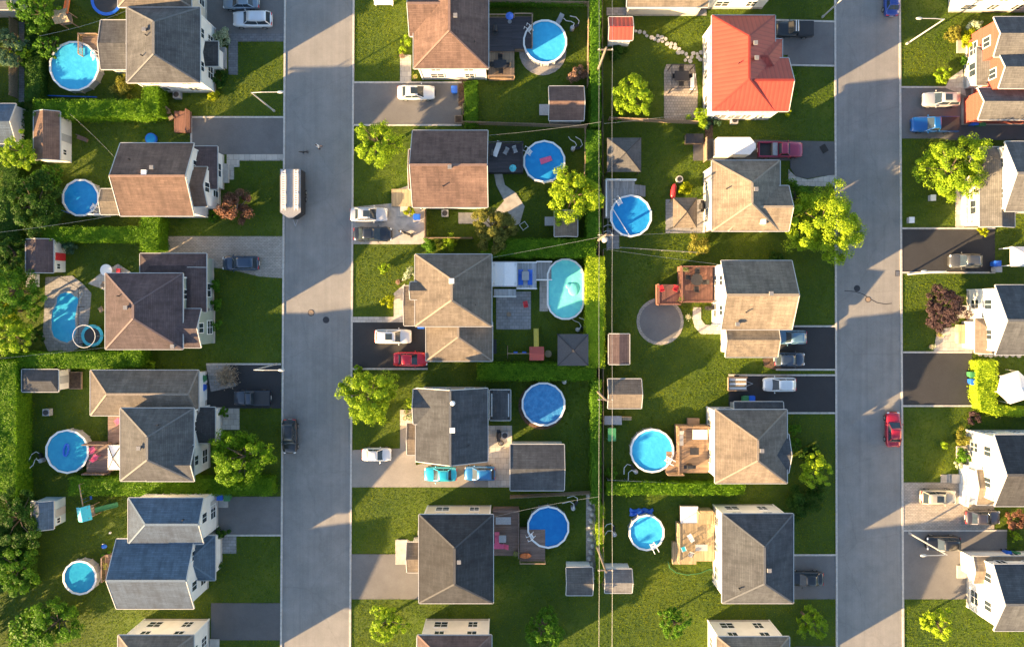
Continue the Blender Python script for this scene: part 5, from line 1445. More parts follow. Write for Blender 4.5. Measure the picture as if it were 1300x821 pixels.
car('deep blue hatchback behind the turquoise one', 609, 601, 180, (0.02,0.16,0.42), 'mini', 3.9)
pickup('black pickup truck with white roof bars beside the red metal roof', 1009, 37, 180, (0.012,0.015,0.02), 4.6, 1.9, cover=M['black'], rack=True)
trailer('white enclosed cargo trailer beside the burgundy pickup', 935, 185.5, 0, 4.7, 2.1, 2.3)
trailer('large white trailer carrying two ladders parked on the west road', 369, 246, -90, 6.0, 2.5, 2.4, ladders=True, name='ladder_trailer')
pickup('burgundy pickup truck hitched near the white trailer', 991, 190, 0, (0.30,0.02,0.07), 5.6, 1.95, cargo=True)
car('silver crossover in the top right driveway', 1195, 126, 180, (0.42,0.43,0.44), 'suv', 4.6, sunroof=True)
pickup('bright blue pickup truck in the top right driveway', 1187, 158, 180, (0.008,0.11,0.36), 5.8, 1.95, cover=M['black'])
car('dark grey crossover on the black driveway at the right', 1226, 331, 180, (0.08,0.085,0.09), 'suv', 4.0)
car('steel blue minivan beside the tan gable house', 1005, 428, 180, (0.10,0.20,0.30), 'suv', 3.8, 1.8)
car('dark navy wagon with red cargo behind it near the minivan', 1003, 456, 0, (0.03,0.05,0.09), 'suv', 3.8, 1.75)
car('white hatchback on the black driveway behind the small trailer', 990, 488, 180, (0.72,0.76,0.80), 'mini', 4.1)
car('dark red sedan parked facing north on the east road', 1135, 545, 90, (0.36,0.01,0.035), 'sedan', 4.4)
car('beige crossover with sunroof on the beige paver driveway at the right', 1192, 631, 0, (0.45,0.41,0.33), 'suv', 4.4, sunroof=True)
car('dark charcoal car by the reddish shrub at the lower right', 1249, 657, 0, (0.06,0.055,0.07), 'sedan', 4.4)
car('black car under the lamp at the lower right', 1198, 690, 180, BLK, 'suv', 4.2)
car('deep blue car cut by the top edge on the east road', 1133, -2, 90, (0.02,0.06,0.30), 'sedan', 4.3)
car('black car in the driveway of the bottom charcoal roof house', 1024, 735, 180, BLK, 'sedan', 4.3)
# small open trailer
X, Y = W(936, 487, 0.6); root = empty('utility_trailer', (X,Y,0.05), 'small open timber utility trailer loaded with boards', 'trailer', 'trailers parked beside the houses')
MB().box(-1.2,-0.8,0.45,1.2,0.8,0.52).build('bed', M['metal'], root); 
MB().box(-1.2,-0.85,0.5,1.2,-0.78,0.9).box(-1.2,0.78,0.5,1.2,0.85,0.9).box(-1.25,-0.8,0.5,-1.18,0.8,0.9).build('side_board', M['wood'], root)
for i in range(5): MB().box(-1.0,-0.65+i*.27,0.52+0.03*(i%2),1.1,-0.45+i*.27,0.62+.03*(i%2)).build('loaded_board', M['d_pale'] if i%2 else M['whitep'], root)
MB().beam((1.2,0.3,0.45),(2.0,0,0.45),.06,.06).beam((1.2,-0.3,0.45),(2.0,0,0.45),.06,.06).build('tow_bar', M['metal'], root); wheels(root, (0,), 1.05, 0.3)
# motorcycle
def motorcycle(label, px, py, deg):
    x, y = W(px, py, .5); root = empty('motorcycle', (x,y,0.05), label, 'motorcycle', None, math.radians(deg))
    for xx in (-0.7, 0.72):
        t = MB(); t.tube([(xx+0.26*math.cos(a), 0, 0.32+0.26*math.sin(a)) for a in [2*math.pi*k/16 for k in range(17)]], 0.07, 6, cap=False); wo = t.build('wheel', M['rubber'], root)
        MB().tube([(xx,-0.06,0.32),(xx,0.06,0.32)],0.16,10).build('hub', M['metal'], wo)
    MB().ball((0.15,0,0.82),0.3,10,6,1.1,0.62,0.5).build('fuel_tank', M['black'], root, smooth=True); MB().ball((-0.4,0,0.78),0.34,10,6,1.2,0.5,0.28).build('seat', M['rubber'], root, smooth=True)
    MB().box(-0.3,-0.16,0.25,0.3,0.16,0.6).build('engine', M['metal'], root); MB().tube([(0.72,0,0.32),(0.42,0,1.0)],0.05,6).build('fork', M['metal'], root)
    MB().tube([(0.30,-0.40,1.05),(0.44,-0.15,1.05),(0.44,0.15,1.05),(0.30,0.40,1.05)],0.025,6).build('handlebar', M['dkmetal'], root); MB().ball((0.55,0,0.9),0.12,8,5).build('headlight', M['whitep'], root)
    MB().box(-1.0,-0.25,0.5,-0.75,0.25,0.85).build('pannier', M['black'], root)
motorcycle('black touring motorcycle parked behind the black sedan', 515, 296, 160)

# ================================================================== SMALL THINGS
for lab, px, py, d, m in (('blue bin behind the top left house', 251, 3, 0, 'bluep'), ('blue bin on the small step beside the white sedan', 577, 115, 0, 'bluep'), ('blue bin above the motorcycle', 530, 276, 90, 'bluep'),
    ('blue bin on the black driveway at the left', 258, 491, 0, 'bluep'), ('dark green bin beside the blue one on the black driveway', 258, 480, 0, 'greenp'), ('blue bin by the hedge below the bright tree at the left', 281, 629, 0, 'bluep'), ('green bin by the hedge below the bright tree at the left', 290, 630, 0, 'greenp'),
    ('blue bin behind the blue pickup truck', 1235, 156, 0, 'bluep'), ('dark green bin behind the blue pickup truck', 1244, 157, 0, 'greenp'), ('blue bin at the end of the dark driveway at the right', 1263, 335, 90, 'bluep'),
    ('grey bin below the blue one at the end of the dark driveway', 1264, 342, 90, 'greyp'), ('pale green bin beside the curved hedge', 1233, 475, 90, 'greenp'), ('blue bin beside the curved hedge', 1234, 484, 90, 'bluep'), ('blue bin in front of the slate roof at the upper side', 953, 506, 0, 'bluep'), ('green bin next to the blue one by the slate roof', 945, 506, 0, 'greenp'),
    ('blue bin at the lower right by the dark bin', 1277, 702, 0, 'bluep'), ('dark green bin at the lower right', 1288, 703, 0, 'greenp'), ('blue bin beside the garage of the taupe house', 535, 413, 90, 'bluep')):
    bins(lab, px, py, d, M[m])
# lamps
lamp('street lamp in the sunlit wedge of lawn left of the west road', 348, 141, 3.2); lamp('street lamp above the black driveway left of the west road', 351, 462, 3.0)
lamp('street lamp beside the white cut house at the top right', 1151, 56, -2.8); lamp('street lamp at the lawn edge beside the dark driveway at the right', 1153, 348, -2.4)
lamp('street lamp over the black car at the lower right', 1154, 676, -2.6); lamp('street lamp at the top left side of the east road', 1044, 22, 2.4)
# poles + wires along rear line
utilpole('wooden utility pole with round transformer beside the cobalt pool', 745+12, 307, 9.3, True); utilpole('wooden utility pole above the dark and tan shed', 757, 495, 9.2); utilpole('wooden utility pole near the top of the rear lot line', 757, 95, 9.2); utilpole('wooden utility pole at the bottom of the rear lot line', 757, 690, 9.2)
for i, dx in enumerate((-0.75, 0.75)):
    X = 10.7
    wire(('western','eastern')[i]+' wire strung along the rear lot line', [(X+dx, y_, 8.9) for y_ in (60, 29, 7.8, -11, -30.5, -60)], 0.016, 0.35, M['metal'])
def hw(label, x0, y0, x1, y1, z0=8.6, z1=5.2):
    a, b = W(x0,y0,z0), W(x1,y1,z1); wire(label, [(a[0],a[1],z0),(b[0],b[1],z1)], 0.010, 0.5, M['metal'])
hw('service wire from the rear pole to the taupe hip roof', 767, 300, 624, 327); hw('service wire from the rear pole to the tan gable house', 767, 316, 916, 336); hw('service wire crossing below the pavilion to the tan hip roof', 767, 300, 895, 293)
hw('service wire crossing the garden of the red shed to the red metal roof', 767, 157, 904, 140); hw('service wire running over the garden to the brown gable house', 763, 155, 619, 172); hw('service wire crossing the top left pool garden', 50, 46, 163, 13); hw('service wire above the lower left hedge', 0, 295, 153, 272); hw('service wire over the hedge below the kidney pool', 0, 455, 134, 441); hw('service wire from the shed corner to the brown gable house', 89, 145, 150, 205, 4.5, 5.2); hw('service wire over the deep blue pool', 760, 630, 626, 656)
# fences
F = [('long weathered fence along the rear lot line, upper part', (762.5,-20), (764,300)), ('long weathered fence along the rear lot line, lower part', (764,318), (764,740)),
     ('wooden fence right of the top centre pool', (746,12), (745,112)), ('wooden fence right of the pink float pool', (742,165), (741,262)), ('fence between the garage wall and the brown gable house garden', (588,158), (744,163)),
     ('fence along the top of the garden with the top centre pool', (622,7), (746,9)), ('fence between the top right centre gardens', (772,153), (890,158)), ('dark fence at the far left beside the flowers', (23,28), (23,125)),
     ('fence south of the crinkled cover pool garden', (648,628), (760,622)), ('fence on the west edge of the side lawn by the brown gable house', (541,268), (541,303)), ('fence on the south edge of the side lawn by the brown gable house', (541,303), (600,303)), ('fence beside the white trailer', (893,178), (893,206))]
for lab, a, b in F: fence(lab, a, b, 1.6, 'wood')
fence('light metal mesh fence beside the cobalt pool deck', (770,229), (770,318), 1.3, 'metal'); fence('light metal mesh fence between lower centre gardens', (770,606), (905,612), 1.2, 'metal')
fence('light mesh fence along the garden south of the tan hip roof', (786,315), (893,322), 1.2, 'metal')
# person + dog
def person(label, px, py, deg, shirt, legs):
    x, y = W(px, py, 0.9); root = empty('person', (x,y,0.02), label, 'person', None, math.radians(deg))
    V = [(0,0,0.95),(0,0,1.15),(0.02,0,1.40),(0.03,0,1.50),(0.05,0,1.62),(0.05,0,1.72),
         (0.02,0.10,0.92),(0.16,0.11,0.50),(0.02,0.11,0.09),(0.2,0.12,0.04),(-0.0,-0.10,0.92),(-0.06,-0.11,0.50),(-0.34,-0.11,0.14),(-0.2,-0.12,0.04),
         (0.02,0.19,1.38),(-0.1,0.26,1.12),(0.08,0.28,0.90),(0.13,0.28,0.82),(0.02,-0.19,1.38),(0.1,-0.27,1.12),(0.3,-0.26,0.98),(0.38,-0.25,0.96)]
    E = [(0,1),(1,2),(2,3),(3,4),(4,5),(0,6),(6,7),(7,8),(8,9),(0,10),(10,11),(11,12),(12,13),(2,14),(14,15),(15,16),(16,17),(2,18),(18,19),(19,20),(20,21)]
    Rr = [0.13,0.13,0.14,0.055,0.095,0.08,0.09,0.06,0.04,0.035,0.09,0.06,0.04,0.035,0.055,0.042,0.032,0.03,0.055,0.042,0.032,0.03]
    import bmesh
    me = bpy.data.meshes.new('body'); bm = bmesh.new(); lay = bm.verts.layers.skin.verify(); vv = [bm.verts.new(v) for v in V]; [bm.edges.new((vv[a],vv[b])) for a,b in E]
    for v_, r_ in zip(vv, Rr): v_[lay].radius = (r_, r_); v_[lay].use_root = False
    vv[0][lay].use_root = True
    bm.to_mesh(me); bm.free(); me.materials.append(M['skin']); b = bpy.data.objects.new('body', me); COL.objects.link(b); b.parent = root
    b.modifiers.new('skin','SKIN'); s_ = b.modifiers.new('sub','SUBSURF'); s_.levels = 1; s_.render_levels = 2
    def tubes(name, mat, lst):
        mb = MB()
        for pts, rr in lst: mb.tube(pts, rr, 10)
        return mb.build(name, mat, root, smooth=True)
    tubes('shirt', shirt, [([(0,0,0.93),(0,0,1.15),(0.02,0,1.38),(0.03,0,1.47)],[0.17,0.17,0.185,0.08]), ([(0.02,0.16,1.40),(-0.06,0.25,1.18)],[0.085,0.07]), ([(0.02,-0.16,1.40),(0.07,-0.25,1.18)],[0.085,0.07])])
    tubes('trousers', legs, [([(0,0.08,0.97),(0.15,0.11,0.52),(0.03,0.11,0.12)],[0.12,0.085,0.06]), ([(0,-0.08,0.97),(-0.05,-0.11,0.52),(-0.31,-0.11,0.18)],[0.12,0.085,0.06])])
    MB().ball((0.03,0,1.69),0.115,10,7).build('hair', M['bark'], root, smooth=True)
    for s, p_ in ((1,(0.1,0.115,0.04)),(-1,(-0.28,-0.115,0.07))): MB().ball(p_,0.13,8,5,1.1,0.42,0.4).build('shoe', M['rubber'], root, smooth=True)
person('person in a pale shirt walking down the west road', 404, 186, 200, M['whitep'], M['black'])
X, Y = W(388.5, 194); root = empty('dog', (X,Y,0.02), 'dark dog walking ahead of the person on the west road', 'dog', None, math.radians(185))
b = MB(); b.ball((0.18,0,0.50),0.17,10,7,1.25,0.8,1.0).ball((-0.18,0,0.50),0.14,10,7,1.4,0.75,0.9).tube([(0.32,0,0.55),(0.48,0,0.70)],[0.09,0.075],8).ball((0.55,0,0.74),0.09,8,6,1.3,0.8,0.8).tube([(0.6,0,0.72),(0.74,0,0.69)],[0.05,0.035],8)
for x_, s in ((0.25,1),(0.25,-1)): b.tube([(x_,s*0.09,0.45),(x_+0.01,s*0.09,0.22),(x_+0.03,s*0.09,0.02)],[0.05,0.03,0.028],6)
for x_, s in ((-0.28,1),(-0.28,-1)): b.tube([(x_,s*0.09,0.48),(x_+0.08,s*0.09,0.33),(x_-0.07,s*0.09,0.18),(x_-0.02,s*0.09,0.02)],[0.07,0.045,0.03,0.028],6)
b.tube([(-0.38,0,0.55),(-0.55,0,0.62),(-0.66,0,0.74)],[0.03,0.025,0.012],6)
for s in (-1,1): b.ball((0.50,s*0.06,0.83),0.04,6,4,0.6,0.5,1.4)
b.build('body', M['black'], root, smooth=True)
# garden furniture
chair('pink chair nearest the teal pool', 117, 570, 20, 'pink', 1.1); chair('pink chair lower on the deck beside the teal pool', 121, 580, -30, 'pink', 1.1); chair('pink chair on the brown landing above', 149, 534, 40, 'pink', 0.6)
chair('left red chair on the red cedar landing', 839, 365, 20, 'red', 1.1); chair('right red chair on the red cedar landing', 858, 365, -20, 'red', 1.1)
chair('red lounge chair beside the grey stone patio', 667, 385, 10, 'red'); 
table('dark dining table on the warm cedar deck at the top centre', 635, 82, 0, 'rect', M['dkmetal'], 1.6, 1.0, 0.8)
for i, (px, py, d, w1) in enumerate(((626,82,-90,'left end'),(644,83,90,'right end'),(635,75,180,'upper side'),(636,90,0,'lower side'))): chair('black chair at the %s of the dark dining table' % w1, px, py, d, 'black', 0.8)
table('round dark table on the red cedar deck', 884, 355, 0, 'round', M['dkmetal'], 1.5, 1.5, 1.3)
for (px, py, d, w1) in ((874,352,-90,'left of'),(894,358,90,'right of'),(885,345,180,'above'),(884,366,0,'below')): chair('black chair %s the round dark table' % w1, px, py, d, 'black', 1.3)
table('grey patio table under the pergola frame by the red roof house', 865, 97, 0, 'rect', M['dkmetal'], 1.8, 1.2)
for (px, py, d, w1) in ((857,97,-90,'left of'),(873,97,90,'right of'),(865,88,180,'above'),(865,106,0,'below')): chair('grey chair %s the table by the red roof house' % w1, px, py, d, 'black')
lounger('white sun lounger by the red roof house patio', 880, 104, 90, M['whitep'])
table('pale table on the beige timber deck', 888, 551, 0, 'rect', M['whitep'], 1.8, 1.2, 1.2); table('dark square table on the beige timber deck', 881, 572, 0, 'rect', M['dkmetal'], 1.1, 0.9, 1.2)
lounger('left upper deck bench on the beige timber deck', 865, 556, 90, M['greyp'], 1.2); 
table('grey table on the pale pine deck', 890, 694, 0, 'rect', M['greyp'], 1.5, 0.8, 1.0); chair('blue green chair nearest the deck edge at the bottom', 868, 697, 200, 'cyan', 1.0); chair('grey chair on the pale pine deck', 877, 704, 160, 'grey', 1.0); chair('white chair on the pale pine deck', 876, 681, 30, 'white', 1.0)
lounger('white sun lounger on the deck by the pink float pool', 631, 189, 70, M['whitep'], 1.1); chair('grey chair left on the dark deck by the pink float pool', 642, 193, 150, 'grey', 1.1); chair('grey chair right on the dark deck by the pink float pool', 654, 191, 200, 'grey', 1.1)
umbrella('folded looking cyan parasol on the dark deck', 651, 215, M['cyanp'], 0.45, 1.1, 1.9); umbrella('blue and white parasol on the top centre dark deck', 647, 24, M['bluep'], 0.5, 1.1, 2.0)
lounger('pink lounger on the brown deck, upper', 631, 684, 90, M['pinkp'], 0.9); lounger('pink lounger on the brown deck, lower', 636, 694, 0, M['pinkp'], 0.9); table('grey low table on the brown deck', 638, 683, 0, 'rect', M['greyp'], 0.9, 0.9, 0.9)
table('pale grey outdoor cabinet table on the brown deck', 639, 660, 0, 'rect', M['greyp'], 1.9, 0.9, 0.9)
table('grey dining table on the white deck', 667, 350, 0, 'rect', M['greyp'], 0.9, 1.1, 1.1)
for (px, py, d, w1) in ((661,352,-90,'left of'),(673,352,90,'right of')): lounger('dark blue lounger %s the grey table on the white deck' % w1, px, py, 90, M['bluep'], 1.1)
lounger('grey lounger above the top centre pool', 709, 27, 60, M['greyp'])
x, y = W(855, 242, 0.3); q = MB(); q.tube([(x-0.05,y-1.0,0.3),(x-0.1,y-0.6,0.3),(x,y,0.3),(x+0.12,y+0.6,0.3),(x+0.15,y+0.9,0.32)],[0.25,0.36,0.36,0.28,0.08],10); o = q.thing('kayak', M['redp'], (x,y,0), 'red toy kayak lying on the lawn beside the beige gazebo', 'kayak', smooth=True)
x, y = W(862, 228); root = empty('fire_pit', (x,y,0), 'round grey fire pit on the lawn above the yellow bush', 'fire pit'); MB().cyl(0,0,0,0.3,0.45,16).build('ring_wall', M['stone'], root); MB().cyl(0,0,0.3,0.32,0.3,16).build('ash', M['black'], root)
x, y = W(646, 399); root = empty('fire_pit', (x,y,0.05), 'small tan fire bowl on the grey stone patio', 'fire pit'); MB().cyl(0,0,0,0.3,0.15,12,0.3).build('bowl', M['wood'], root)
def spa(label, px, py, lx, ly, cover, z=0.04):
    x, y = W(px, py, 0.9); root = empty('hot_tub', (x,y,z), label, 'hot tub', 'hot tubs'); MB().box(-lx/2,-ly/2,0,lx/2,ly/2,0.8).build('tub_shell', M['wood'], root); MB().box(-lx/2-.04,-ly/2-.04,0.8,-0.01,ly/2+.04,0.92).box(0.01,-ly/2-.04,0.8,lx/2+.04,ly/2+.04,0.92).build('cover', cover, root)
spa('square white covered hot tub beside the beige pine deck', 875, 653, 2.1, 2.0, M['fabric_white']); spa('dark covered hot tub beside the white trailer', 882, 176, 2.1, 1.1, M['dkmetal'])
def bench(label, px, py, deg, mat, L=2.4, z=0.04):
    x, y = W(px, py, .5); root = empty('garden_bench', (x,y,z), label, 'bench', 'garden benches', math.radians(deg)); MB().box(-L/2,-0.22,0.40,L/2,0.22,0.46).build('seat', mat, root); MB().box(-L/2,0.2,0.46,L/2,0.26,0.9).build('backrest', mat, root)
    for s in (-1,1): MB().box(s*(L/2-.15)-.04,-0.2,0,s*(L/2-.15)+.04,0.2,0.4).build('leg', mat, root)
bench('long white bench-like object on the lawn at the top of the west road', 487, 4, 0, M['whitep'], 2.4); bench('wooden bench on the lawn beside the brown roofed shed', 104, 176, -20, M['d_brown'], 1.3); bench('dark bench beside the taupe house garage', 628, 440, 90, M['dkmetal'], 1.8)  # first one is a bench shape standing in for an unclear white object
bench('wooden bench beside the dark and tan shed', 795, 531, 0, M['d_pale'], 1.3); table('grey work table beside the dark and tan shed', 778, 533, 0, 'rect', M['greyp'], 2.2, 1.1)
# play structures
def playset(label, px, py, deg, roofm, slide, swing=True):
    x, y = W(px, py, 1.5); root = empty('play_tower', (x,y,0), label, 'play tower', 'play structures in the gardens', math.radians(deg))
    for a in (-0.65,0.65):
        for b_ in (-0.6,0.6): MB().box(a-.05,b_-.05,0,a+.05,b_+.05,2.5).build('post', M['wood'], root)
    MB().box(-0.7,-0.65,1.2,0.7,0.65,1.28).build('platform', M['wood'], root)
    m_ = MB()
    m_.face([(-0.9,-0.85,2.3),(0.9,-0.85,2.3),(0.9,0,2.9),(-0.9,0,2.9)]); m_.face([(0.9,0.85,2.3),(-0.9,0.85,2.3),(-0.9,0,2.9),(0.9,0,2.9)]); m_.face([(-0.9,-0.85,2.25),(-0.9,0,2.85),(0.9,0,2.85),(0.9,-0.85,2.25)]); m_.face([(0.9,0.85,2.25),(0.9,0,2.85),(-0.9,0,2.85),(-0.9,0.85,2.25)]); m_.build('canopy', roofm, root)
    s_ = MB(); s_.beam((0.0,0.7,1.25),(0.0,3.0,0.15),0.55,0.05).beam((-0.28,0.7,1.35),(-0.28,3.0,0.25),0.05,0.18).beam((0.28,0.7,1.35),(0.28,3.0,0.25),0.05,0.18); s_.build('slide', slide, root)
    if swing:
        MB().beam((-0.7,0,2.3),(-3.6,0,2.3),0.1,0.1).beam((-3.6,0,2.3),(-3.6,-0.8,0),0.08,0.08).beam((-3.6,0,2.3),(-3.6,0.8,0),0.08,0.08).build('swing_beam', M['wood'], root)
        for k in (-1.5,-2.6): MB().beam((k-.2,0,2.3),(k-.2,0,0.55),.02,.02).beam((k+.2,0,2.3),(k+.2,0,0.55),.02,.02).box(k-.25,-.12,.5,k+.25,.12,.55).build('swing_seat', M['bluep'], root)
playset('red roofed play tower with yellow slide south of the stone patio', 681, 448, 0, M['redp'] if False else M['w_red'], M['yellowp']); playset('turquoise roofed play tower with green tube slide at lower left', 112, 649, -80, M['cyanp'], M['greenp'])
playset('timber play tower under the trampoline garden at the top left', 83, 24, 10, M['d_pale'], M['orangep'], False)
x, y = W(696, 449, 0.2); MB().cyl(x,y,0,0.25,0.45,12).thing('sand_table', M['d_pale'], (x,y,0), 'round tan sandbox table beside the red play tower', 'sand table')
# stepping stones
ST = [(807,40),(812,41),(818,42),(821,46),(827,48),(831,50),(835,46),(840,48),(836,52),(845,50),(841,53),(847,56),(852,56),(851,60),(857,61),(862,63),(857,57),(861,67),(866,67),(871,69),(873,73),(880,68),(878,73),(885,69),(890,67),(886,73),(870,77),(876,78),(889,76)]
prot = None
for i, (px, py) in enumerate(ST):
    X, Y = W(px, py)
    if prot is None: prot = MB().cyl(0,0,0,0.1,0.28,9).build('stepping_stone', M['stone']); o = prot; tag(o, 'flat pale stepping stone in the path from the red shed to the red roofed house', 'stepping stone', 'stepping stones to the red shed')
    else: o = prot.copy(); COL.objects.link(o)
    o.location = (X, Y, 0); o.rotation_euler = (0,0,i*0.9); s = 0.75+0.4*((i*37)%10)/10; o.scale = (s, s*0.85, 1)
prot = None
for i, (px, py) in enumerate([(1244,449),(1251,450),(1257,451),(1263,450),(1270,450),(1277,451),(1285,450),(1293,451)]):
    X, Y = W(px, py)
    if prot is None: prot = MB().cyl(0,0,0,0.12,0.3,9).build('edging_stone', M['stone']); o = prot; tag(o, 'pale round edging stone along the wall of the house by the purple tree', 'edging stone', 'edging stones below the slate gable house')
    else: o = prot.copy(); COL.objects.link(o)
    o.location = (X, Y, 0); o.rotation_euler = (0,0,i)
# boulders row near rear line (lower) and flower rocks
prot = None
for i in range(14):
    px, py = 750+((i*13)%5)-2, 628+i*8
    X, Y = W(px, py)
    if prot is None: prot = MB().ball((0,0,0.12),0.38,9,6,1,0.8,0.6).build('boulder', M['stone'], smooth=True); o = prot; tag(o, 'pale boulder in the rock row beside the rear fence', 'boulder', 'rock row along the rear fence')
    else: o = prot.copy(); COL.objects.link(o)
    o.location = (X, Y, 0.03); o.rotation_euler = (0,0,i*1.3); o.scale = (0.8+0.5*((i*7)%5)/5, 1, 1)
for i, (px, py, lab) in enumerate(((1181,252,'small white garden ornament on the lawn under the right hand tree'),(1154,280,'white mailbox box by the east road kerb beside the dark driveway'))):
    X, Y = W(px, py); root = empty('garden_ornament', (X,Y,0), lab, 'ornament') if i == 0 else empty('utility_box', (X,Y,0), lab, 'utility box')
    MB().box(-.3,-.35,0,.3,.35,.6).build('cabinet', M['greyp'], root); MB().box(-.33,-.38,.6,.33,.38,.66).build('lid', M['whitep'], root)
x, y = W(191, 176, .4); root = empty('paddling_pool', (x,y,0), 'small round blue paddling pool above the brown gable roof', 'paddling pool'); MB().cyl(0,0,0,0.35,0.72,20).build('wall', M['bluep'], root); MB().cyl(0,0,0.35,0.36,0.6,20).build('water', M['wa_blue'], root)
# porch steps front
for lab, rect in (('pale concrete front steps of the brown gable house', (505,262,522,275)), ('concrete front steps of the charcoal roof house by the west road', (503,685,517,716)), ('white front steps of the house beside the beige pavers', (1205,602,1224,613)), ('grey front steps of the brown gable house at the left', (274,208,290,232))):
    X0,Y0,X1,Y1 = R(rect, 0.3); root = empty('front_steps', ((X0+X1)/2,(Y0+Y1)/2,0), lab, 'steps', 'front door steps')
    MB().box(X0,Y0,0,X1,Y1,.18).build('lower_step', M['concrete'], root, ((X0+X1)/2,(Y0+Y1)/2,0)); MB().box(X0+.3,Y0+.0,.18,X1,Y1,.36).build('upper_step', M['concrete'], root, ((X0+X1)/2,(Y0+Y1)/2,0))
# pergola frame beside red roof
X0,Y0,X1,Y1 = R((853,82,882,112), 2.3); root = empty('pergola', ((X0+X1)/2,(Y0+Y1)/2,0), 'thin dark pergola frame on the cobbled patio by the red roof house', 'pergola')
of = ((X0+X1)/2,(Y0+Y1)/2,0)
for a in (X0,X1):
    for b_ in (Y0,Y1): MB().box(a-.05,b_-.05,0,a+.05,b_+.05,2.3).build('post', M['dkmetal'], root, of)
MB().beam((X0,Y0,2.3),(X1,Y0,2.3),.08,.1).beam((X0,Y1,2.3),(X1,Y1,2.3),.08,.1).beam((X0,Y0,2.3),(X0,Y1,2.3),.08,.1).beam((X1,Y0,2.3),(X1,Y1,2.3),.08,.1).build('top_frame', M['dkmetal'], root, of)
# hose
P = [W(848,712),W(850,720),W(858,726),W(872,729),W(888,727),W(900,722),W(912,724)]; q = MB(); q.tube([(a,b_,0.08) for a,b_ in P],0.04,6); q.thing('garden_hose', M['greenp'], (P[0][0],P[0][1],0), 'green garden hose curling below the pale pine deck', 'hose')

# ------------------------------------------------------------------ more garden and yard things
def simple(name, label, cat, px, py, parts, z=0.04, deg=0, group=None):
    x, y = W(px, py, 0.5); root = empty(name, (x, y, z), label, cat, group, math.radians(deg))
    for pn, mb, m_ in parts: mb.build(pn, M[m_], root)
    return root
def barbecue(label, px, py, deg=0, z=0.04):
    simple('barbecue', label, 'barbecue', px, py, [('cart', MB().box(-.35,-.25,.1,.35,.25,.75).box(-.75,-.22,.72,.75,.22,.77), 'dkmetal'), ('lid', MB().tube([(-.36,0,.82),(.36,0,.82)],.26,12), 'black')], z, deg, 'barbecues')
def acunit(label, px, py, z=0.04):
    simple('air_conditioner', label, 'air conditioner', px, py, [('casing', MB().box(-.42,-.42,0,.42,.42,.75), 'greyp'), ('fan_grille', MB().cyl(0,0,.75,.79,.34,16), 'dkmetal')], z, 0, 'air conditioners')
def planter(label, px, py, m_, z=0.04, r=0.3):
    root = simple('planter', label, 'planter', px, py, [('pot', MB().cyl(0,0,0,.38,r*.75,12,r), 'wood')], z, 0, 'planters')
    P = RNG.normal(size=(90,3))*np.array([r*.6,r*.6,.12])+np.array([0,0,.5]); quads('foliage', leafquads(P, RNG.normal(size=(90,3))+np.array([0,0,.8]), .13), M[m_], root)
barbecue('black barbecue between the beige gazebo and the tan hip roof house', 891, 262, 90); barbecue('black barbecue on the dark deck by the top centre cyan pool', 629, 42, 90, 1.1); barbecue('black barbecue in the corner of the deck by the pink float pool', 624, 197, 90, 1.1); barbecue('black barbecue beside the red cedar deck', 902, 391, 0)
barbecue('black barbecue on the grey patio behind the slate gable house', 633, 552, 90, 0.06); barbecue('black barbecue on the beige timber deck', 872, 589, 0, 1.2)
acunit('air conditioner beside the crinkled cover pool garden door', 641, 552); acunit('air conditioner below the white wall of the top left house', 225, 121); acunit('air conditioner below the white wall of the red roof house', 932, 153); acunit('air conditioner beside the brown gable house side lawn', 565, 271); acunit('white air conditioner on the shaded lawn above the teal pool', 60, 523)
for lab, px, py, m_, z in (('planter of red flowers at the lit walk of the top centre house','510','71','l_pink',0),('planter with green herbs on the red cedar deck','867','343','l_mid',1.3),('planter on the corner of the lower red cedar landing','862','380','l_bright',1.1),('yellow flower planter at the porch of the top centre house','527','97','l_yellow',0),
    ('planter of red flowers in front of the taupe house','505','358','l_pink',0),('white flower planter at the slate gable porch','514','531','l_flower',0),('large planter at the slate gable porch corner','516','523','l_mid',0),('planter beside the brown deck steps at the lower left','138','716','l_yellow',0.8),('planter beside the charcoal roof house deck corner','655','700','l_bright',0.9),('planter at the walk of the house by the purple tree','1193','425','l_yellow',0),('pale planter at the driveway corner by the purple tree','1184','440','l_flower',0),('planter by the round stone patio','874','402','l_flower',0)):
    planter(lab, float(px), float(py), m_, z+0.04)
deck('small reddish deck corner between the hedges at the left', (221,141,241,168), 0.5, M['d_red'], 'R', M['d_red']); chair('beige chair on the reddish deck corner', 217, 149, 30, 'wood', 0.04); chair('pale wooden chair on the reddish deck corner', 213, 142, 200, 'wood', 0.04)
table('white round table on the path above the rust brown roof', 136, 343, 0, 'round', M['whitep'], 1.5, 1.5); chair('red chair right of the white round table', 150, 344, 90, 'red'); chair('dark chair below the white round table', 139, 352, 0, 'black')
chair('beige chair on the lawn west of the rust brown roof, upper', 131, 361, 60, 'wood'); chair('beige chair on the lawn west of the rust brown roof, lower', 128, 393, 120, 'wood')
simple('storage_box', 'small white storage box by the kidney pool terrace', 'storage box', 42, 356, [('box_body', MB().box(-.5,-.8,0,.5,.8,.9), 'whitep'), ('lid', MB().box(-.55,-.85,.9,.55,.85,.96), 'greyp')])
simple('storage_box', 'tan storage box beside the shed under the bright tree', 'storage box', 697, 281, [('box_body', MB().box(-.5,-.5,0,.5,.5,.6), 'greyp'), ('lid', MB().box(-.55,-.55,.6,.55,.55,.66), 'greyp')])
simple('storage_box', 'flat grey ramp box left of the brown shed by the pinkish bush', 'storage box', 691, 139, [('box_body', MB().box(-.6,-.65,0,.6,.65,.3), 'greyp'), ('lid', MB().box(-.63,-.68,.3,.63,.68,.34), 'greyp')])
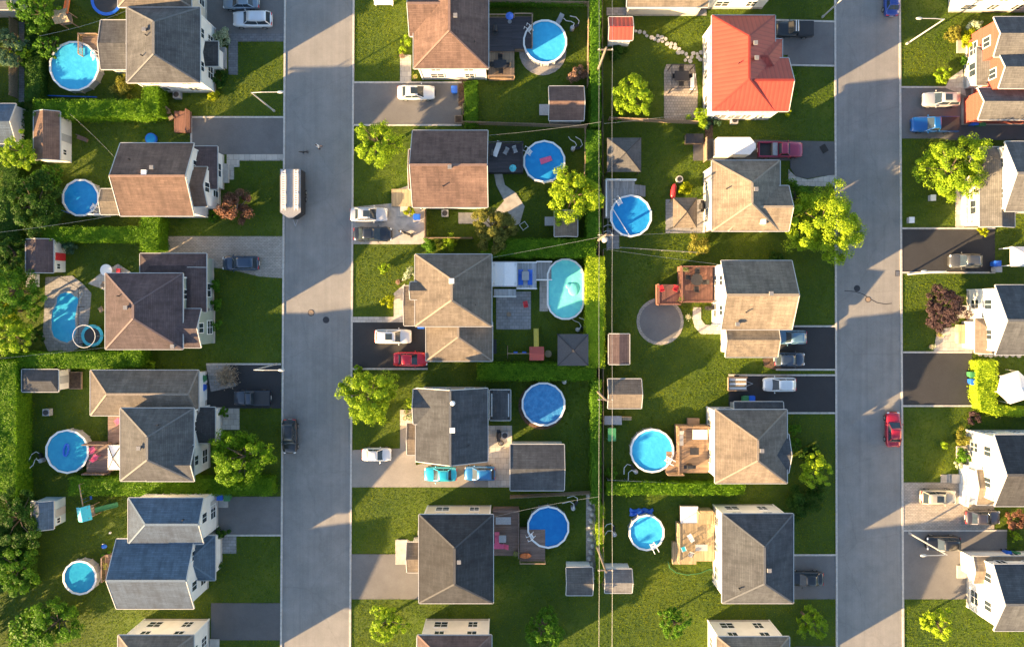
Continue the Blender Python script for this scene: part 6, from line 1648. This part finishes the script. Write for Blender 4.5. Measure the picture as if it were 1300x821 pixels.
simple('clothes_rack', 'small square clothes frame on the lawn by the conifer', 'clothes frame', 665, 287, [('frame', MB().beam((-.4,-.4,.8),(.4,-.4,.8),.05,.05).beam((.4,-.4,.8),(.4,.4,.8),.05,.05).beam((.4,.4,.8),(-.4,.4,.8),.05,.05).beam((-.4,.4,.8),(-.4,-.4,.8),.05,.05), 'whitep')] + [('leg', MB().box(a-.02,b_-.02,0,a+.02,b_+.02,.8), 'metal') for a in (-.4,.4) for b_ in (-.4,.4)], deg=35)
simple('garden_bed', 'framed vegetable bed beside the long grey roofed shed', 'raised bed', 94, 483, [('frame', MB().box(-.8,-1.1,0,.8,1.1,.25), 'wood'), ('earth', MB().box(-.7,-1.0,.25,.7,1.0,.27), 'soil')])
simple('garden_bed', 'framed vegetable bed at the corner of the top centre driveway, upper', 'raised bed', 592, 138, [('frame', MB().box(-.5,-.7,0,.5,.7,.3), 'wood'), ('earth', MB().box(-.4,-.6,.3,.4,.6,.32), 'soil')]); simple('garden_bed', 'framed vegetable bed at the corner of the top centre driveway, lower', 'raised bed', 582, 151, [('frame', MB().box(-.5,-.5,0,.5,.5,.3), 'wood'), ('earth', MB().box(-.4,-.4,.3,.4,.4,.32), 'soil')])
simple('ride_on_toy', 'yellow toy on the lawn beside the turquoise play tower', 'toy', 101, 659, [('toy_body', MB().ball((0,0,.3),.3,8,5,1.4,.8,.7), 'yellowp'), ('wheel', MB().tube([(-.2,-.3,.14),(-.2,.3,.14)],.14,8), 'black')]); simple('ball', 'small white ball on the shaded lawn at lower left', 'ball', 138, 677, [('ball_skin', MB().ball((0,0,.15),.15,8,6), 'whitep')]); simple('ride_on_toy', 'blue and white toy on the shaded lawn at lower left', 'toy', 131, 694, [('toy_body', MB().ball((0,0,.25),.32,8,5,1.2,.9,.6), 'bluep'), ('wheel', MB().tube([(-.2,-.3,.12),(-.2,.3,.12)],.12,8), 'whitep')])
simple('hose_reel', 'coiled dark hose below the slate gable patio door', 'hose reel', 636, 563, [('reel', MB().tube([(.3*math.cos(t),.3*math.sin(t),.1) for t in [2*math.pi*k/14 for k in range(15)]],.06,6), 'black'), ('hub', MB().cyl(0,0,0,.2,.08,8), 'metal')])
simple('swing_bench', 'dark garden swing beneath the wires left of the cyan pool', 'garden swing', 775, 549, [('canopy', MB().box(-.8,-.5,1.7,.8,.5,1.76), 'greenp'), ('seat', MB().box(-.7,-.3,.5,.7,.2,.56), 'wood')] + [('post', MB().beam((a,-.5,0),(a,0,1.7),.05,.05).beam((a,.5,0),(a,0,1.7),.05,.05), 'metal') for a in (-.8,.8)], deg=90)
simple('rubber_mat', 'dark square mat lying askew on the driveway by the burgundy pickup', 'mat', 1048, 188, [('mat_sheet', MB().box(-.4,-.5,0,.4,.5,.03), 'rubber')], 0.07, 30)
simple('doghouse', 'tiny brown kennel by the fence at the left edge', 'kennel', 22, 206, [('kennel_wall', MB().box(-.5,-.5,0,.5,.5,.7), 'wood'), ('kennel_roof', MB().beam((-.35,-.6,.85),(-.35,.6,.85),.8,.06), 'd_brown')])
# ================================================================== TREES
T = [
 ('bright green round street tree beside the silver sedan', 480,182,28,'l_bright',5.5), ('brightest yellow green tree over the taupe shed', 728,249,33,'l_lime',5.5),
 ('sparse olive green tree in the red shed garden', 803,122,25,'l_bright',4.6), ('biggest yellow green tree overhanging the east road', 1047,282,46,'l_lime',6.5),
 ('dense green tree in front of the cream house at the right', 1212,214,40,'l_bright',6.5), ('loose yellow green tree at the west road below the red hatchback', 468,503,34,'l_bright',5.5),
 ('broad green tree below the front walk at the left', 307,581,35,'l_midlime',7.0), ('purple leaved round tree on the sunlit lawn at the right', 1200,392,27,'l_purple',4.2),
 ('small bright tree in the dark front garden beside the east road', 1036,597,20,'l_lime',4.0), ('yellow green tree at the far left beside the brown shed', 22,192,22,'l_bright',6.0),
 ('large dark tree left of the small royal blue pool', 40,258,36,'l_dark',5.5), ('dark tree in the upper left corner by the play tower', 48,15,26,'l_mid',5.0), ('pale leaved tree at the left edge by the dark fence', 8,60,22,'l_blue',4.5),
 ('dense green tree at the left edge beside the kidney pool garden', 14,370,34,'l_mid',6.5), ('green tree at the left edge below the kidney pool', 12,425,26,'l_bright',5.5), ('dark tree below the blue shed at the lower left', 18,660,36,'l_dark',5.5), ('dark tree in the lower left corner', 20,720,30,'l_mid',4.5),
 ('dark leafy tree beside the dog run at the upper left', 60,60,14,'l_mid',3.6), ('dark tree behind the plum roofed shed', 14,320,24,'l_dark',4.5)]
T += [('green tree on the lower lawn beside the west road', 492,790,22,'l_bright',4.5), ('broad tree on the lowest lawn at the far left', 70,790,30,'l_mid',5.0), ('green tree on the lowest lawn beside the east road', 1030,790,18,'l_bright',4.5), ('dark tree on the lowest lawn behind the middle sheds', 690,800,24,'l_mid',5.0), ('small lime tree on the lowest lawn at the right', 1190,790,18,'l_lime',4.0), ('small green tree on the lowest lawn left of the wires', 855,790,18,'l_mid',4.2)]
for lab, px, py, r_, m_, h_ in T: tree(lab, px, py, r_, M[m_], h_, dens=1.0, clr=0.17, ncl=int(40+r_*2.2))
tree('open crowned dark conifer beside the brown gable house', 627, 290, 27, M['l_conifer'], 4.8, dens=2.0, leaf=0.22, clr=0.18, ncl=90, name='conifer', cat='conifer')
tree('darker second crown of the tree beside the driveway on the east side', 1012, 252, 20, M['l_mid'], 4.2)
for i, (px, py, r_) in enumerate(((-45,30,30),(-40,150,34),(-50,300,32),(-40,500,34),(-45,600,34),(-45,700,32),(-40,810,30),(40,800,30))):  # trees past the left edge are unseen, added to shade the left gardens
    tree('green tree beyond the left edge, number %d from the north' % (i+1) if i < 7 else 'green tree below the lower left corner', px, py, r_, M['l_mid'], 3.9, dens=0.5, leaf=0.4)
tree('bronze leaved small tree on the shaded lawn beside the ladder trailer', 300, 264, 22, M['l_bronze'], 3.0, dens=0.8, leaf=0.24, name='small_tree', trunkm=M['twig'])
twiggy('pale tan twiggy shrub on the black driveway at the left', 288, 478, 16, 1.9, M['l_pale'], None, 110)
B = [
 ('olive round bush below the top left pool', 157,111,18,'l_olive',2.3), ('bluish conifer bush beside the red door shed', 88,311,12,'l_blue',1.8), ('bright green bush at the red roof house patio', 886,150,15,'l_bright',2.2), ('grey green bush right of the bright one by the red roof house', 903,156,11,'l_blue',1.6),
 ('yellowish round bush below the beige gazebo', 887,311,16,'l_olive',2.4), ('yellow bush beside the red kayak', 870,240,11,'l_yellow',1.5), ('pinkish brown bush above the brown shed', 733,95,14,'l_pink',1.8), ('yellow lit bush on the front lawn of the taupe house', 493,382,10,'l_yellow',1.4),
 ('small sapling on the lit lawn of the taupe house', 487,341,8,'l_bright',1.5), ('white flowering bush against the taupe house', 519,348,10,'l_flower',1.6), ('green bush under the white car lawn by the west road', 455,468,7,'l_bright',1.0),
 ('round green bush at the corner of the left hip house', 284,524,8,'l_mid',1.3), ('round bush between the hedges above the long grey roof', 191,463,9,'l_bright',1.6), ('white flowering bush at the top left porch', 281,48,13,'l_flower',1.3), ('dark bush beside the top left porch', 278,100,12,'l_dark',1.2),
 ('bright low bush at the corner of the top left house', 270,121,9,'l_yellow',0.9), ('dark bush in front of the white gable at the left', 262,236,12,'l_dark',1.2), ('green bush at the front corner of the brown gable house', 270,273,9,'l_mid',0.9), ('flowering bush below the right gable at the left', 268,212,8,'l_bronze',0.9),
 ('upper front bush of the sage green house', 273,362,9,'l_mid',1.4), ('middle front bush of the sage green house', 275,388,10,'l_mid',1.5), ('lower front bush of the sage green house', 273,412,9,'l_mid',1.3), ('dark bush at the porch of the blue roof house', 281,676,10,'l_dark',1.3), ('second dark bush by the blue roof house', 272,718,10,'l_dark',1.3),
 ('yellow bush at the brick house corner', 1232,52,13,'l_yellow',1.6), ('mixed olive bush on the lawn at the top right', 1211,45,14,'l_olive',1.4), ('white flowering bush beside the brick house', 1239,36,11,'l_flower',1.4), ('bright bush beside the brick house walk', 1197,95,12,'l_bright',1.5), ('small green bush at the brick porch', 1226,79,8,'l_mid',1.1), ('yellow green bush at the top edge on the right', 1222,3,8,'l_yellow',1.4),
 ('green bush pair at the white house by the pavers', 1224,578,12,'l_mid',1.6), ('olive bush above the white house by the pavers', 1220,555,12,'l_olive',1.6), ('tiny bright sapling on the shaded right lawn', 1199,564,6,'l_bright',0.8), ('dark red bush above the white house at the right', 1236,530,10,'l_purple',1.6), ('cream flowering bush at the white porch', 1218,590,6,'l_flower',0.9),
 ('reddish shrub at the lower right edge', 1290,660,15,'l_bronze',1.8), ('green bush below the reddish shrub', 1288,680,8,'l_bright',1.2), ('yellow bush beside the purple tree house', 1239,398,9,'l_yellow',1.4), ('bushes along the cream porch at the right', 1229,270,6,'l_olive',0.8), ('low orange green bush below the cream porch', 1250,292,9,'l_yellow',0.8),
 ('dark shrub beside the slate roof house front, upper', 1009,545,9,'l_mid',1.4), ('dark shrub beside the slate roof house front, middle', 1010,562,9,'l_mid',1.4), ('big dark shrub above the bottom driveway', 1015,640,24,'l_dark',2.2), ('green grey shrub behind the small bright tree', 1030,575,15,'l_dark',2.0), ('dark shrub beside the big dark shrub', 1038,622,14,'l_dark',1.6),
 ('front bush of the red roof house, upper', 1006,96,7,'l_mid',1.2), ('front bush of the red roof house, lower', 1007,118,7,'l_mid',1.2), ('bright bush at the corner of the red roof house', 1000,143,6,'l_yellow',0.9), ('dark round bush on the lawn at the tan gable house', 985,327,10,'l_dark',1.2),
 ('leafy bush at the lit walkway of the top centre house', 516,52,9,'l_bright',1.2), ('small lit flower bush at the porch of the top centre house', 511,64,6,'l_bright',0.8), ('round planter bush by the brown gable house', 520,268,8,'l_yellow',0.9), ('green bush at the slate gable corner', 522,512,8,'l_bright',1.4), ('white flowering bush at the slate gable corner', 522,530,6,'l_flower',1.1),
 ('dark round bush below the taupe garage', 613,470,9,'l_dark',1.5), ('dark bush at the north corner of the taupe house', 545,313,12,'l_mid',1.6), ('bright bush at the hedge end by the taupe house', 570,308,12,'l_bright',1.6), ('green bush beneath the rear wires near the cyan pool', 775,600,10,'l_mid',1.3), ('bright bush beside the tree in the red shed garden', 785,150,9,'l_mid',1.2), ('dark vegetable patch bush below the red shed', 785,68,13,'l_dark',0.7),
 ('green bush beside the kidney pool terrace, upper', 44,395,12,'l_mid',1.4), ('green bush beside the kidney pool terrace, lower', 44,425,12,'l_dark',1.3), ('bright green bush at the top left fence', 38,45,11,'l_bright',1.3), ('dark bush left of the top left pool', 38,78,12,'l_mid',1.3), ('flowering bush beside the long stone strip', 48,85,7,'l_flower',0.9),
 ('dark bush row left of the blue shed, upper', 30,700,12,'l_dark',1.4), ('green bush above the bottom pool at the left', 135,705,7,'l_mid',1.0), ('dark bush under the far left shed', 25,140,12,'l_dark',1.4)]
for lab, px, py, r_, m_, h_ in B: bush(lab, px, py, r_, M[m_], h_)
# ================================================================== HEDGES
HG = [
 ('clipped bright hedge below the top left pool', (42,126,190,148), 2.6, 'l_hedge'), ('tall dark hedge block beside the top left house', (180,108,200,145), 2.9, 'l_hedge'),
 ('clipped hedge below the small royal blue pool', (52,288,180,306), 2.5, 'l_hedge'), ('upright hedge block at the corner of the brown gable house', (178,274,200,318), 2.8, 'l_hedge'),
 ('clipped hedge below the kidney pool', (4,448,160,467), 2.6, 'l_hedge'), ('upright hedge block below the rust brown roof', (157,442,178,466), 2.8, 'l_hedge'),
 ('massive wide hedge along the lower left edge', (-20,458,19,632), 3.2, 'l_hedge'), ('clipped dark hedge below the teal pool', (86,607,345,629), 2.0, 'l_hedge'),
 ('clipped hedge above the crinkled cover pool', (606,461,757,483), 1.9, 'l_hedge'), ('clipped dark hedge above the oval pool', (612,303,757,326), 2.4, 'l_hedge'),
 ('bright hedge along the rear line beside the oval pool', (744,325,768,466), 2.2, 'l_lime'), ('clipped bright hedge above the small cyan pool', (770,613,946,628), 1.7, 'l_hedge'),
 ('bright lit hedge wrapping the white tent garden', [(1243,458),(1267,458),(1267,515),(1300,518),(1330,518),(1330,528),(1268,528),(1247,522),(1241,500)], 1.8, 'l_lime'),
 ('loose green strip along the rear fence, upper part', (750,-10,763,160), 2.3, 'l_mid'), ('loose green strip along the rear fence beside the pink float pool', (745,165,763,303), 2.3, 'l_mid'), ('loose green strip along the rear fence, lower part', (751,482,763,640), 2.0, 'l_mid'), ('bright climbing strip on the rear fence at the bottom', (758,640,767,740), 1.5, 'l_bright'),
 ('overgrown dark hedge strip at the upper left', (32,10,50,128), 1.7, 'l_dark'), ('dark undergrowth strip left of the brown roofed shed', (22,140,44,206), 1.5, 'l_dark'), ('overgrown strip left of the plum roofed shed', (0,205,22,300), 1.6, 'l_dark'), ('dark hedge strip at the lower left corner', (-10,636,38,750), 1.5, 'l_dark'),
 ('dark planting strip beside the side lawn fence', (590,103,606,160), 1.0, 'l_mid'), ('low hedge along the top edge behind the centre pool', (622,-6,745,5), 1.2, 'l_mid')]

for o in bpy.data.objects:
    l = o.get('label')
    if l and len(l.replace('-', ' ').split()) > 16: print('LONG', l)
for lab, p, h_, m_ in HG: hedge(lab, p, h_, M[m_])
for lab, px, py, r_, m_, h_ in (('yellow lit bush crown at the far left edge above the kidney pool', 4, 395, 18, 'l_yellow', 4.8), ('yellow green crown in the upper left corner strip', 28, 62, 12, 'l_bright', 3.2), ('mid green crown left of the royal blue pool', 62, 225, 16, 'l_mid', 3.6), ('bright crown below the tall hedge at the lower left', 8, 724, 14, 'l_bright', 3.6)):
    tree(lab, px, py, r_, M[m_], h_, clr=0.17, ncl=60)
# ================================================================== GRASS (uncountable)
def grass(x0, y0, x1, y1, dens):
    n = int((x1-x0)*(y1-y0)/100*dens)
    px = RNG.uniform(x0, x1, n); py = RNG.uniform(y0, y1, n)
    jx, jy = px+RNG.normal(size=n)*1.3, py+RNG.normal(size=n)*1.3
    gx = np.clip((jx-GX0).astype(int), 0, GRID.shape[1]-1); gy = np.clip((jy-GY0).astype(int), 0, GRID.shape[0]-1)
    k = ~GRID[gy, gx]; px = px[k]; py = py[k]; n = len(px)
    X = (px-650)*0.1; Y = (385-py)*0.1
    pt = 0.5+0.5*np.sin(X*0.9+np.cos(Y*0.7)*2)*np.cos(Y*1.1+np.sin(X*0.5)*2)
    C = np.column_stack([X, Y, 0.02+RNG.uniform(0,1,n)*0.035+pt*0.01])
    N = RNG.normal(size=(n,3))*np.array([0.62,0.62,0.1])+np.array([0,0,0.95])
    return leafquads(C, N, 0.14, 0.5)
V = np.concatenate([grass(-80, -40, 1390, 860, 60)])
gr = quads('grass', V, M['grassblade']); tag(gr, 'short mown grass covering the lawns between the houses', 'grass', None, 'stuff')

# ================================================================== CAMERA, LIGHT, WORLD
cam = bpy.data.cameras.new('camera'); co = bpy.data.objects.new('camera', cam); COL.objects.link(co)
co.location = (0, 0, H); co.rotation_euler = (0, 0, 0)
cam.sensor_fit = 'HORIZONTAL'; cam.sensor_width = 36; cam.lens = 36*H/130.0; cam.shift_y = -(410.5-385)/1300.0
cam.clip_end = 2000; SC.camera = co
EL, AZ = math.radians(ELEV), math.radians(240)
sun = bpy.data.lights.new('sun', 'SUN'); so = bpy.data.objects.new('sun', sun); COL.objects.link(so)
sun.energy = SUNE; sun.angle = math.radians(0.6); sun.color = (1.0, 0.66, 0.32)
d = Vector((math.sin(AZ)*math.cos(EL), math.cos(AZ)*math.cos(EL), math.sin(EL)))
so.rotation_euler = d.to_track_quat('Z', 'Y').to_euler(); so.location = (-60, -40, 60)
wd = bpy.data.worlds.new('World'); SC.world = wd; wd.use_nodes = True
nt = wd.node_tree; sky = nt.nodes.new('ShaderNodeTexSky'); sky.sky_type = 'NISHITA'; sky.sun_disc = False
sky.sun_elevation = EL; sky.sun_rotation = AZ; sky.altitude = 100
bg = nt.nodes['Background']; bg.inputs['Strength'].default_value = SKYS; nt.links.new(sky.outputs[0], bg.inputs[0])
vs = SC.view_settings; vs.view_transform = 'Standard'; vs.look = 'None'; vs.gamma = 1; vs.use_curve_mapping = False; vs.exposure = EXPO
